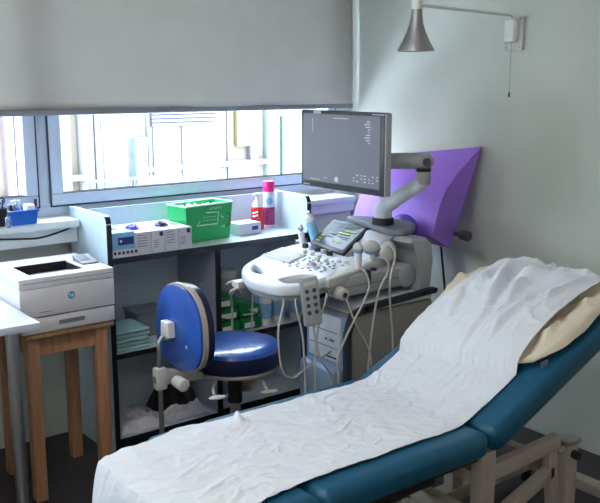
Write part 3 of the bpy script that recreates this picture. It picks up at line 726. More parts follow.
# rear column and lift arm
MB().prism([(2.40, .655), (2.47, .655), (2.485, .80), (2.475, .865), (2.44, .893), (2.36, .897), (2.345, .88), (2.395, .84), (2.415, .77)], 2.33, 2.55, .012, 3,
           mt=Matrix(((1, 0, 0, 0), (0, 0, 1, 0), (0, 1, 0, 0), (0, 0, 0, 1)))).build('rear_column', 'mgrey', us)
MB().box(2.31, 2.43, 2.47, 2.56, .79, .86, .02, 3).build('column_cowl', 'mlight', us)
la = MB().box(2.04, 2.37, 2.355, 2.51, .705, .785, .010, 3).cyl((2.362, 2.352, .745), (2.362, 2.51, .745), .046, n=32, bev=.004).build('lift_arm', 'mgrey', us)
MB().box(2.04, 2.37, 2.3535, 2.355, .744, .7455).build('seam', 'pline', la)
MB().cyl((2.0, 2.31, .73), (2.0, 2.40, .735), .024, .028, bev=.006).build('arm_hub', 'offw', us)
MB().cyl((2.0, 2.308, .73), (2.0, 2.311, .73), .010).build('hub_hole', 'black', us)
QF = [(0, 1, 2, 3), (4, 5, 6, 7), (0, 1, 5, 4), (1, 2, 6, 5), (2, 3, 7, 6), (3, 0, 4, 7)]
# console tray
outl = [(2.28, 2.93), (2.135, 2.895), (1.965, 2.805), (1.835, 2.715), (1.755, 2.618), (1.702, 2.50), (1.697, 2.40), (1.722, 2.325), (1.80, 2.30), (1.905, 2.325), (2.12, 2.415), (2.30, 2.475), (2.44, 2.54), (2.46, 2.74), (2.40, 2.90)]
hL = [(1.832, 2.66), (1.872, 2.698), (1.862, 2.655), (1.825, 2.585), (1.79, 2.545), (1.795, 2.60)]
hR = [(1.788, 2.42), (1.83, 2.435), (1.90, 2.43), (1.925, 2.385), (1.895, 2.358), (1.815, 2.345), (1.778, 2.365)]
tray = curve_slab(outl, [hL, hR], .762, .80, .012).build('console_tray', 'mlight', us, angle=50)
out2 = [((x-2.1)*.955+2.1, (y-2.6)*.955+2.6) for x, y in outl]
h2 = [[((x-1.85)*1.2+1.85, (y-yy)*1.2+yy) for x, y in h] for h, yy in ((hL, 2.62), (hR, 2.39))]
curve_slab(out2, h2, .742, .7605, .006).build('console_underside', 'mgrey', us, angle=50)
# side skirt along the near edge
MB().hull([(1.93, 2.322, .762), (2.36, 2.437, .772), (2.36, 2.52, .772), (1.93, 2.37, .762), (1.93, 2.318, .797), (2.36, 2.430, .808), (2.36, 2.52, .808), (1.93, 2.37, .797)],
          QF, .006, 3).build('console_edge', 'offw', us)
MB().hull([(1.95, 2.34, .735), (2.38, 2.45, .735), (2.38, 2.54, .735), (1.95, 2.40, .735), (1.93, 2.328, .761), (2.37, 2.442, .771), (2.37, 2.52, .771), (1.93, 2.37, .761)],
          QF, .004).build('console_skirt', 'mgrey', us)
# keyboard: one part with its keys
kq = [Vector((1.975, 2.80)), Vector((2.145, 2.885)), Vector((2.125, 2.70)), Vector((1.975, 2.615))]
def kp_(a, b_): return (kq[0]*(1-a)*(1-b_)+kq[1]*a*(1-b_)+kq[2]*a*b_+kq[3]*(1-a)*b_)
kbm = MB().prism([tuple(v) for v in kq], .799, .8035, .001)
for i in range(6):
    for j in range(14):
        c_ = [kp_((i+a)/6, (j+b_)/14) for a, b_ in ((.15, .12), (.85, .12), (.85, .88), (.15, .88))]
        kbm.prism([tuple(v) for v in c_], .8035, .8065, .0004, 1)
kbo = kbm.build('keyboard', 'offw', us)
MB().prism([tuple(v) for v in [kp_(-.03, -.03), kp_(1.03, -.03), kp_(1.03, 1.03), kp_(-.03, 1.03)]], .7985, .8012, .001).build('key_well', 'mgrey', kbo)
MB().sphere((2.02, 2.53, .797), .021).build('trackball', 'lilac', us)
MB().lathe([(.021, .0), (.038, .001), (.04, .004), (.034, .006), (.022, .005)], Matrix.Translation((2.02, 2.53, .7985)), 32).build('trackball_ring', 'offw', us)
for i, (x, y) in enumerate(((2.228, 2.835), (2.222, 2.785), (2.217, 2.738), (2.210, 2.69), (2.205, 2.645))):
    MB().cyl((x, y, .799), (x, y, .818), .014, .012, 20, .002).build('knob', 'mdark' if i % 2 == 0 else 'mgrey', us)
for x, y in ((2.155, 2.745), (2.15, 2.69), (2.14, 2.635), (2.115, 2.56), (2.14, 2.51), (2.15, 2.475), (2.10, 2.60)):
    MB().cyl((x, y, .799), (x, y, .812), .010, .009, 16, .002).build('small_knob', 'offw', us)
bt = MB()
for q in range(46):
    a = q*2.4; rr = .05+.0016*q
    x = 2.035+rr*math.cos(a)*.9; y = 2.545+rr*math.sin(a)*1.25
    if x > 1.94 and y < 2.66 and y > 2.39+.38*(x-1.94) and x < 2.19: bt.cyl((x, y, .7985), (x, y, .8025), .006, n=10)
bt.build('key_cluster', 'greyink', us)
# touch screen
bl_, br_, tl_, tr_ = Vector((2.272, 2.862, .812)), Vector((2.226, 2.592, .812)), Vector((2.398, 2.850, .905)), Vector((2.398, 2.612, .905))
nrm = (br_-bl_).cross(tl_-bl_).normalized()
if nrm.z < 0: nrm = -nrm
def slabq(q, t0, t1):
    return [v+nrm*t0 for v in q]+[v+nrm*t1 for v in q]
ts = MB().hull(slabq([bl_, br_, tr_, tl_], -.016, 0), QF, .003).build('touch_panel', 'pdark', us)
def qp(a, b_): return bl_*(1-a)*(1-b_)+br_*a*(1-b_)+tr_*a*b_+tl_*(1-a)*b_
def qq(a0, a1, b0, b1): return [qp(a0, b0), qp(a1, b0), qp(a1, b1), qp(a0, b1)]
MB().hull(slabq(qq(.06, .94, .10, .93), 0, .001), QF).build('display', 'tscreen', ts)
for a0, a1, b0, b1 in ((.08, .2, .14, .2), (.08, .2, .24, .3), (.08, .2, .34, .4), (.45, .75, .56, .62), (.55, .85, .66, .72), (.5, .72, .26, .32)): MB().hull(slabq(qq(a0, a1, b0, b1), .001, .0016), QF).build('yellow_button', 'tyel', ts)
for a0, a1, b0, b1 in ((.3, .6, .80, .83), (.25, .4, .5, .53), (.25, .4, .4, .43), (.12, .5, .88, .9), (.65, .85, .4, .43), (.5, .8, .46, .49)): MB().hull(slabq(qq(a0, a1, b0, b1), .001, .0016), QF).build('pale_text', 'tdim', ts)
# white housing behind / beside the touch screen, and the dark turntable on it
MB().hull([(2.235, 2.575, .798), (2.44, 2.545, .80), (2.46, 2.74, .80), (2.33, 2.88, .80), (2.245, 2.585, .806), (2.40, 2.53, .895), (2.47, 2.73, .895), (2.42, 2.87, .895), (2.40, 2.60, .895)],
          [(0, 1, 2, 3), (4, 8, 7, 3, 0)[::1], (0, 1, 5, 4), (1, 2, 6, 5), (2, 3, 7, 6), (4, 5, 8), (5, 6, 7, 8)]).build('console_housing', 'mgrey', us)
curve_slab([(2.385, 2.63), (2.355, 2.52), (2.335, 2.43), (2.38, 2.385), (2.46, 2.42), (2.535, 2.50), (2.545, 2.62), (2.50, 2.74), (2.44, 2.80), (2.41, 2.76)], [], .897, .922, .008).build('turntable', 'pgrey', us)
sh_ = MB().hull([(2.20, 2.44, .775), (2.42, 2.50, .775), (2.44, 2.60, .775), (2.25, 2.57, .775), (2.34, 2.42, .896), (2.46, 2.44, .896), (2.50, 2.62, .896), (2.36, 2.60, .896)], QF, .01).build('side_housing', 'mgrey', us)
# monitor arm
MB().cyl((2.405, 2.545, .922), (2.405, 2.545, .95), .046, .043, 32, .004).build('arm_base', 'mdark', us)
MB().tube([(2.405, 2.545, .948), (2.405, 2.543, .985), (2.41, 2.525, 1.01)], .038, 20, 6, .034).build('arm_foot', 'mlight', us)
MB().tube([(2.408, 2.53, 1.0), (2.43, 2.45, 1.055), (2.445, 2.385, 1.095), (2.45, 2.365, 1.115)], .032, 20, 6, .027).build('lower_arm', 'mlight', us)
MB().cyl((2.45, 2.368, 1.10), (2.45, 2.368, 1.155), .029, .028, 28, .003).build('elbow', 'mgrey', us)
ua = MB().tube([(2.452, 2.368, 1.19), (2.40, 2.42, 1.19), (2.32, 2.49, 1.188), (2.272, 2.53, 1.187)], .032, 20, 4).sphere((2.454, 2.366, 1.19), .0345).build('upper_arm', 'mgrey', us)
MB().cyl((2.432, 2.335, 1.19), (2.428, 2.329, 1.19), .016, n=24).build('arm_cap', 'bezel', ua)
MB().cyl((2.45, 2.368, 1.15), (2.45, 2.368, 1.162), .030).build('elbow_gap', 'black', us)
MB().box(2.232, 2.275, 2.50, 2.62, 1.13, 1.25, .008).build('monitor_mount', 'bezel', us)
# monitor: its own part with bezel, screen, marks
my0, my1, mz0, mz1, mx = 2.325, 2.83, 1.071, 1.383, 2.2
mn = MB().box(mx, mx+.034, my0, my1, mz0, mz1, .008, 3).build('monitor', 'bezel', us)
MB().box(mx+.002, mx+.030, my0-.004, my0+.004, mz0+.002, mz1-.003, .002).build('bezel_side', 'mgrey', mn)
MB().box(mx-.0015, mx+.002, my0+.026, my1-.018, mz0+.026, mz1-.014).build('display', 'screen', mn)
sm = MB()
def mk(y0, y1, z0, z1): sm.box(mx-.0022, mx-.0014, y0, y1, z0, z1)
for q in range(9):
    mk(2.405+.003*math.sin(q*2), 2.425+.012*math.sin(q*1.3), 1.345-q*.010, 1.349-q*.010)
for q in range(6): mk(2.748, 2.753, 1.345-q*.009, 1.349-q*.009)
mk(2.53, 2.62, 1.353, 1.356); mk(2.70, 2.77, 1.105, 1.107); mk(2.655, 2.68, 1.115, 1.117)
for q in range(7):
    for r_ in range(3):
        if (q*3+r_) % 4: mk(2.36+q*.022, 2.367+q*.022+.004*(q % 2), 1.116+r_*.012, 1.120+r_*.012)
sm.build('screen_text', 'smark', mn)
bs = MB().sphere((mx-.0016, 2.60, 1.115), .012, (.06, 1, .8)).tube([(mx-.0018, 2.60+.012*math.cos(a), 1.104+.003*math.sin(a)) for a in (0, .8, 1.6, 2.4, 3.14)], .0012, 5, 2)
bs.build('body_mark', 'smark', mn)
MB().box(mx-.0018, mx, 2.70, 2.745, mz1-.013, mz1-.001).build('sticker', 'carton', mn)
MB().box(mx-.0012, mx, 2.33, 2.395, mz1-.009, mz1-.006).build('maker_lettering', 'carton', mn)
MB().box(mx-.0012, mx, 2.77, 2.81, mz0+.008, mz0+.012).build('maker_lettering', 'carton', mn)
# holders on both sides
hd = MB().hull([(2.09, 2.375, .765), (2.33, 2.44, .775), (2.33, 2.48, .775), (2.09, 2.40, .765), (2.09, 2.365, .80), (2.33, 2.43, .815), (2.33, 2.48, .815), (2.09, 2.40, .80)], QF, .005).build('probe_rack', 'offw', us)
for x, y in ((2.16, 2.368), (2.20, 2.38)):
    MB().box(x-.008, x+.008, y-.016, y+.004, .735, .795, .003).build('cable_hook', 'mdark', hd)
MB().box(1.735, 1.80, 2.615, 2.66, .735, .76, .004).build('front_hook', 'offw', us)

# probes (held things, top-level)
def probe(label, p, d, headr, loc, cab, sc=(1.0, .62, .95), off=.22):
    g = thing('ultrasound_probe', label, 'probe', loc, 'ultrasound probes')
    d = Vector(d).normalized(); p = Vector(p)
    MB().tube([p, p+d*.035, p+d*.06], .011, 14, 4, .016).build('grip', 'white', g)
    rot = d.to_track_quat('Z', 'Y').to_matrix().to_4x4()
    h_ = MB().sphere(p+d*.078, headr, sc, rot=rot).build('head', 'offw', g)
    MB().sphere(p+d*(.078-headr*off), headr, (sc[0]*1.03, sc[1]*1.03, sc[2]*.8), rot=rot).build('head_collar', 'mblue', h_)
    MB().tube(cab, .0042, 8, 8).build('cable', 'cable', g)
    return g
probe('upright ribbed probe standing nearest the touch screen', (2.122, 2.375, .803), (-.04, .0, 1), .024, (2.122, 2.375, .80),
      [(2.122, 2.375, .806), (2.118, 2.335, .80), (2.12, 2.315, .765), (2.075, 2.265, .75), (2.039, 2.26, .697), (1.968, 2.26, .597), (1.926, 2.26, .515), (1.932, 2.262, .434), (1.95, 2.27, .22)])
probe('rounded white probe lying in the rack, middle one', (2.245, 2.43, .812), (-.50, -.40, .75), .036, (2.235, 2.42, .82),
      [(2.235, 2.42, .822), (2.25, 2.36, .825), (2.215, 2.31, .79), (2.13, 2.262, .75), (2.104, 2.26, .668), (2.078, 2.26, .492), (2.07, 2.27, .22)])
probe('broad disc shaped probe in the rack, nearest the purple cushion', (2.335, 2.492, .828), (-.25, -.9, .12), .044, (2.35, 2.50, .82),
      [(2.345, 2.50, .818), (2.30, 2.40, .865), (2.25, 2.31, .85), (2.185, 2.265, .78), (2.179, 2.26, .694), (2.20, 2.26, .507), (2.205, 2.27, .22)], (.85, 1.0, .45), .3)
probe('small upright probe at the far side of the keyboard', (2.245, 2.875, .803), (-.14, .03, 1), .018, (2.245, 2.875, .80),
      [(2.245, 2.875, .806), (2.25, 2.925, .815), (2.27, 2.95, .76), (2.28, 2.92, .6), (2.25, 2.85, .4), (2.15, 2.70, .3)])
gbt = thing('gel_squeeze_bottle', 'pale blue gel bottle with a white cap leaning by the touch screen', 'bottle', (2.33, 2.89, .80))
T_ = Matrix.Translation((2.335, 2.885, .803)) @ Matrix.Rotation(math.radians(-20), 4, 'Y') @ Matrix.Rotation(math.radians(-4), 4, 'X')
MB().lathe([(0, 0), (.022, 0), (.024, .004), (.024, .09), (.018, .105), (0, .105)], T_, 24).build('bottle_body', 'babyblue', gbt)
MB().lathe([(0, .1055), (.02, .1055), (.021, .12), (.016, .132), (.010, .137), (.010, .148), (0, .15)], T_, 24).build('cap', 'white', gbt)

# loose cables of the machine (parts)
def cab(pts, r=.0042): return MB().tube(pts, r, 8, 8).build('cable', 'cable', us)
cab([(1.752, 2.63, .75), (1.765, 2.70, .742), (1.80, 2.80, .70), (1.875, 2.875, .62), (1.883, 2.885, .51), (1.89, 2.89, .30)])
cab([(1.79, 2.61, .744), (1.81, 2.68, .735), (1.90, 2.80, .70), (1.97, 2.865, .66), (1.968, 2.865, .50), (1.97, 2.88, .30)])
cab([(1.80, 2.42, .742), (1.70, 2.285, .745), (1.66, 2.26, .668), (1.667, 2.26, .564), (1.683, 2.26, .512), (1.722, 2.262, .487), (1.757, 2.27, .491), (1.83, 2.30, .50), (1.95, 2.33, .52)], .0036)
cab([(1.82, 2.36, .742), (1.742, 2.27, .745), (1.766, 2.26, .62), (1.775, 2.26, .457), (1.78, 2.27, .25)], .0036)
cab([(1.93, 2.33, .742), (1.87, 2.265, .74), (1.829, 2.26, .623), (1.820, 2.26, .447), (1.825, 2.27, .22)], .0036)
cab([(2.0, 2.305, .72), (2.005, 2.27, .655), (2.03, 2.262, .60), (2.088, 2.26, .482), (2.10, 2.27, .22)], .0036)
cab([(1.745, 2.64, .735), (1.73, 2.65, .71), (1.715, 2.63, .725), (1.725, 2.60, .742), (1.745, 2.605, .72)], .006)

rc = thing('remote_control', 'grey remote handset with two rows of round buttons hanging from console', 'remote control', (1.83, 2.27, .66))
T_ = Matrix.Translation((1.800, 2.262, .757)) @ Matrix.Rotation(math.radians(-18), 4, 'Z') @ Matrix.Rotation(math.radians(-7), 4, 'Y')
MB().box(-.033, .033, -.010, .010, -.095, .078, .006, 3, mt=T_).build('case', 'mgrey', rc)
MB().box(-.022, .022, -.0112, -.0098, .052, .066, .0005, 1, mt=T_).build('label_window', 'offw', rc)
for i in range(4):
    for j in range(2):
        x = -.013+.027*j; z = .032-.026*i
        MB().cyl(T_ @ Vector((x, -.0098, z)), T_ @ Vector((x, -.0125, z)), .0078, n=18).build('button', 'bezel', rc)
MB().tube([T_ @ Vector((0, 0, -.094)), T_ @ Vector((0, -.002, -.14)), T_ @ Vector((.01, .0, -.22)), T_ @ Vector((.05, .02, -.32)), T_ @ Vector((.03, .05, -.5))], .004, 8, 6).build('cable', 'cable', rc)
MB().box(-.012, .012, .0102, .020, .05, .075, .002, mt=T_).build('hanger', 'offw', rc)

# ------------------------------------------------------------------ purple wedge chair against the right wall
pc = thing('purple_cushion_chair', 'purple wedge shaped backrest of a chair against the right wall', 'chair', (2.85, 2.75, 0))
prof = [(2.955, 1.215), (2.72, 1.035), (2.655, .845), (2.765, .785)]
far = [(2.955, 1.150), (2.70, .995), (2.655, .862), (2.765, .80)]
ya, yb_ = 2.505, 3.02
def cush():
    front = [(2.955, 1.215), (2.88, 1.165), (2.80, 1.105), (2.735, 1.045), (2.70, .985), (2.676, .915), (2.655, .845)]
    ffar = [(2.955, 1.150), (2.88, 1.112), (2.80, 1.065), (2.735, 1.015), (2.70, .965), (2.676, .912), (2.655, .862)]
    t = bmesh.new(); n = 8; rows = []
    for a, c in zip(front, ffar):
        rows.append([t.verts.new((a[0]+(c[0]-a[0])*k/n, ya+(yb_-ya)*k/n, a[1]+(c[1]-a[1])*k/n)) for k in range(n+1)])
    b0, b1 = t.verts.new((2.765, ya, .785)), t.verts.new((2.765, yb_, .80))
    for A, B in zip(rows, rows[1:]):
        for k in range(n): t.faces.new((A[k], A[k+1], B[k+1], B[k]))
    t.faces.new([r[0] for r in rows]+[b0]); t.faces.new([r[-1] for r in rows][::-1]+[b1])
    t.faces.new(rows[-1]+[b1, b0]); t.faces.new(rows[0][::-1]+[b0, b1])
    m_ = MB(); return m_.merge(t)
cush().build('backrest', 'purple', pc, angle=30)
MB().sphere((2.62, 2.64, .872), .075, (.55, 1, .8)).build('side_bolster', 'dpurple', pc)
MB().cyl((2.80, 2.53, .845), (2.80, 2.47, .845), .010).cyl((2.80, 2.475, .845), (2.80, 2.425, .842), .021, .023, 24, .005).build('clamp_knob', 'bezel', pc)
MB().tube([(2.74, 2.53, .79), (2.745, 2.52, .70), (2.755, 2.51, .58)], .005, 6, 3).build('strap', 'pdark', pc)
MB().box(2.78, 2.83, 2.72, 2.80, .05, .82, .005).box(2.66, 2.95, 2.62, 2.66, 0, .05, .004).box(2.66, 2.95, 2.86, 2.90, 0, .05, .004).box(2.78, 2.83, 2.62, 2.90, .02, .06, .004).build('stand', 'mgrey', pc)

# ------------------------------------------------------------------ wall lamp
wl = thing('wall_lamp', 'metal shaded swing arm lamp on the right wall', 'lamp', (XR, 2.37, 1.69))
MB().box(2.952, XR, 2.318, 2.405, 1.622, 1.757, .004).build('wall_plate', 'offw', wl)
MB().box(2.918, 2.952, 2.335, 2.385, 1.655, 1.745, .006).build('socket_block', 'white', wl)
for y, z in ((2.327, 1.635), (2.396, 1.635), (2.327, 1.75)): MB().cyl((2.953, y, z), (2.95, y, z), .004, n=10).build('screw', 'steel', wl)
MB().tube([(2.93, 2.36, 1.735), (2.93, 2.36, 1.752), (2.90, 2.355, 1.763), (2.6, 2.31, 1.765), (2.31, 2.272, 1.766)], .0062, 12, 6).build('arm', 'white', wl)
lx, ly = 2.298, 2.276
MB().lathe([(0, 1.792), (.018, 1.792), (.02, 1.788), (.02, 1.752), (.018, 1.75), (0, 1.75)], Matrix.Translation((lx, ly, 0)), 28).build('lamp_holder', 'white', wl)
MB().lathe([(.019, 1.752), (.020, 1.73), (.024, 1.705), (.034, 1.675), (.049, 1.64), (.066, 1.610), (.067, 1.604), (.0655, 1.604), (.047, 1.638), (.032, 1.674), (.022, 1.705), (.018, 1.73), (.017, 1.752)], Matrix.Translation((lx, ly, 0)), 40).build('lamp_shade', 'steel', wl)
MB().sphere((lx, ly, 1.66), .022, (1, 1, 1.3)).build('bulb', 'bulb', wl)
MB().cyl((2.935, 2.356, 1.45), (2.935, 2.356, 1.66), .0012, n=6).build('pull_cord', 'steel', wl)
MB().cyl((2.935, 2.356, 1.432), (2.935, 2.356, 1.452), .004, .003, 10).build('cord_weight', 'pdark', wl)

# ------------------------------------------------------------------ examination couch
SL = math.tan(math.radians(23.6)); HX, HZ = 1.75, .572
CY0, CY1 = 1.40, 1.965
co = thing('examination_couch', 'teal vinyl examination couch with raised head end in the foreground', 'examination couch', (1.6, 1.68, 0))
def cushion(x0, x1, mt=None, th=.078, name='cushion', r=.03):
    m_ = MB().box(x0, x1, CY0, CY1, -th, 0, r, 6, mt=mt); return m_.build(name, 'teal', co, angle=80)
fo = [(1.150, CY0), (1.150, CY1), (1.08, CY1-.005), (1.0, CY1-.03), (.93, CY1-.055), (.885, CY1-.09), (.865, CY1-.15), (.86, 1.68), (.862, CY0+.08), (.885, CY0+.02), (.93, CY0)]
MB().prism(fo, .494, .572, .026, 6).build('foot_cushion', 'teal', co, angle=80)
cushion(1.156, 1.742, Matrix.Translation((0, 0, .572)), name='seat_cushion')
BM = Matrix.Translation((HX, 0, HZ)) @ Matrix.Rotation(-math.radians(23.6), 4, 'Y')
cushion(-.012, .645, BM, .085, 'backrest')
for x0, x1, mt in ((.93, 1.145, Matrix.Translation((0, 0, .572))), (1.165, 1.735, Matrix.Translation((0, 0, .572))), (.01, .62, BM)):
    MB().box(x0, x1, CY0+.04, CY1-.08, -.098, -.0865, .002, mt=mt).build('support_board', 'black', co)
fr_ = MB()
for y in (1.53, 1.82):
    fr_.box(.95, 1.80, y, y+.03, .440, .472, .004)
fr_.box(.95, .99, 1.56, 1.82, .440, .472).box(1.64, 1.68, 1.56, 1.82, .440, .472)
fr_.build('seat_frame', 'bedframe', co)
for y in (1.43, 1.88):
    MB().box(1.735, 1.795, y-.005, y+.035, .06, .50, .004).build('upright', 'bedframe', co)
    # long rising rail to the rear post
    MB().hull([(1.79, y, .40), (2.10, y, .415), (2.10, y, .46), (1.79, y, .45), (1.79, y+.03, .40), (2.10, y+.03, .415), (2.10, y+.03, .46), (1.79, y+.03, .45)], QF, .003).build('rail', 'bedframe', co)
    MB().hull([(1.80, y, .24), (2.08, y, .33), (2.08, y, .37), (1.80, y, .285), (1.80, y+.03, .24), (2.08, y+.03, .33), (2.08, y+.03, .37), (1.80, y+.03, .285)], QF, .003).build('brace', 'bedframe', co)
    MB().hull([(2.045, y, .42), (2.085, y, .42), (2.125, y, .18), (2.085, y, .18), (2.045, y+.03, .42), (2.085, y+.03, .42), (2.125, y+.03, .18), (2.085, y+.03, .18)], QF, .003).build('strut', 'bedframe', co)
    ps = MB().box(2.13, 2.185, y-.005, y+.04, .08, .415, .004).build('rear_post', 'bedframe', co)
    MB().box(2.125, 2.19, y-.01, y+.045, .416, .43, .003).build('post_cap', 'steel', ps)
    MB().cyl((2.157, y-.03, .385), (2.157, y-.005, .385), .014, bev=.003).build('clamp_screw', 'pdark', ps)
    MB().cyl((2.10, y+.015, .40), (2.13, y+.015, .40), .012).build('pivot_pin', 'bedframe', ps)
    MB().box(.95, 2.62, y-.01, y+.05, .045, .095, .005).build('base_beam', 'bedframe', co)
for q in ((2.14, 2.18, 1.475, 1.875, .30, .34), (1.745, 1.785, 1.465, 1.875, .26, .30), (2.56, 2.61, 1.48, 1.87, .05, .09), (.96, 1.01, 1.48, 1.87, .05, .09)): MB().box(*q, .003).build('cross_bar', 'bedframe', co)
MB().box(1.735, 1.795, 1.465, 1.875, .40, .438, .004).build('cross_bar', 'bedframe', co)
for x in (1.0, 2.57):
    for y in (1.445, 1.895):
        MB().cyl((x, y, 0), (x, y, .045), .022, .018).build('foot', 'black', co)
MB().cyl((1.46, 1.63, .37), (1.76, 1.66, .35), .042, bev=.004).cyl((1.30, 1.61, .385), (1.46, 1.63, .37), .026).build('lift_motor', 'pdark', co)
pts = []
for q in range(90):
    a = q*.9; s_ = q/89
    pts.append((1.40+.13*s_+.011*math.cos(a), 1.48+.011*math.sin(a), .41-.12*s_))
cc = MB().tube(pts, .0035, 6, 2)
pts = []
for q in range(90):
    a = q*.9; s_ = q/89
    pts.append((1.49+.04*s_+.011*math.cos(a), 1.47+.011*math.sin(a), .425-.17*s_))
cc.tube(pts, .0035, 6, 2).build('coiled_cable', 'cable', co)
MB().tube([(1.98, 1.5, .10), (2.05, 1.56, .14), (2.14, 1.6, .19), (2.2, 1.65, .12), (2.3, 1.7, .02)], .008, 8, 6).build('floor_cable', 'pdark', co)

# ------------------------------------------------------------------ pillow and paper
PX0, PX1, PY0, PY1 = 1.925, 2.39, 1.415, 1.965
PT = .074
def base_z(x):
    if x <= HX-.06: return HZ
    if x >= HX+.06: return HZ+SL*(x-HX)
    t_ = (x-HX+.06)/.12; return HZ+SL*.06*t_*t_
def dome(u_, v_):
    u_, v_ = min(1, abs(u_)), min(1, abs(v_))
    return ((1-u_**2.8)**.5)*((1-v_**2.8)**.5)
def pil_h(x, y):
    u_ = (x-(PX0+PX1)/2)/((PX1-PX0)/2); v_ = (y-(PY0+PY1)/2)/((PY1-PY0)/2)
    sk = .16*(-v_)*max(0, -u_)            # the near left corner sits a little further up the slope
    u_ -= sk
    if abs(u_) >= 1 or abs(v_) >= 1: return 0
    return PT*dome(u_, v_)*(1-.40*max(0, u_))
pm = MB()
def pil(sign):
    def fn(a, b_):
        u_ = 2*a-1; v_ = 2*b_-1
        # square to disc blend gives rounded corners
        r_ = .32
        uu = u_*math.sqrt(1-r_*v_*v_*abs(u_)**2); vv = v_*math.sqrt(1-r_*u_*u_*abs(v_)**2)
        x = (PX0+PX1)/2+(uu+.16*(-vv)*max(0, -uu))*(PX1-PX0)/2; y = (PY0+PY1)/2+vv*(PY1-PY0)/2
        e = 1-max(abs(u_), abs(v_))
        h = PT*dome(u_, v_)*(1-.40*max(0, uu))
        ee = min(1, e*5)
        w = .020*noise.noise(Vector((x*9, y*12, 2)))+.013*noise.noise(Vector((x*26+y*14, y*22, 7)))
        w += .020*max(0, 1-abs(noise.noise(Vector((x*7+y*9, y*16-x*5, 11))))*5)
        w += .035*math.exp(-((x-2.16)/.06)**2-((y-1.925)/.03)**2)
        zb = HZ+SL*(x-HX)+.026
        if sign > 0: z = zb+(h-.018*ee)+w*ee-(.036*ee if 1.50 < y < 1.86 else (.036*ee*max(0, 1-abs(y-1.50)/.03) if y < 1.6 else .036*ee*max(0, 1-abs(y-1.86)/.03)))
        else: z = zb-.018*ee
        z += .006*noise.noise(Vector((x*18, y*18, 15)))*(1-ee)
        return Vector((x-(h*SL*.35 if sign > 0 else 0), y, z))
    return fn
pm.grid(pil(1), 72, 72); pm.grid(pil(-1), 72, 72)
pl = thing('pillow', 'cream pillow under the paper at the raised couch end', 'pillow', (2.2, 1.7, .75))
bmesh.ops.remove_doubles(pm.bm, verts=pm.bm.verts[:], dist=.0005)
pm.build('pillowcase', 'pillow', pl, angle=80)
MB().box(-.016, .016, -.001, .001, -.009, .009, mt=Matrix.Translation((2.005, 1.437, .700)) @ Matrix.Rotation(-.15, 4, 'Y')).build('care_tag', 'pgrey', pl)

def smax(a, b_, k_=.025):
    h = max(k_-abs(a-b_), 0)/k_; return max(a, b_)+h*h*k_*.25
def lerp_tab(tab, x):
    if x <= tab[0][0]: return tab[0][1]
    for (xa, ya_), (xb, yb2) in zip(tab, tab[1:]):
        if x <= xb:
            t_ = (x-xa)/(xb-xa); t_ = t_*t_*(3-2*t_); return ya_+(yb2-ya_)*t_
    return tab[-1][1]
near = [(.78, 1.43), (1.2, 1.468), (1.65, 1.468), (1.78, 1.485), (1.95, 1.490), (2.12, 1.490), (2.40, 1.488)]
farr = [(.78, 1.86), (.95, 1.900), (1.10, 1.926), (1.22, 1.912), (1.35, 1.905), (1.8, 1.905), (1.95, 1.915), (2.1, 1.905), (2.28, 1.88), (2.40, 1.89)]
NU, NV = 560, 170
XE0, XE1 = .82, 2.372
drop = .20; tail = .04
FOLDS = [(2.02, 1.72, 2.34, 1.745, .038, .022), (2.06, 1.66, 2.36, 1.66, .030, .018), (2.10, 1.82, 2.30, 1.80, .024, .018), (1.98, 1.80, 2.12, 1.86, .014, .012),
         (1.98, 1.62, 2.16, 1.60, .012, .012), (2.16, 1.72, 2.30, 1.60, .014, .011), (1.93, 1.72, 2.04, 1.68, .010, .011)]
def ridge(v, wd): return max(0, 1-abs(v)/wd)
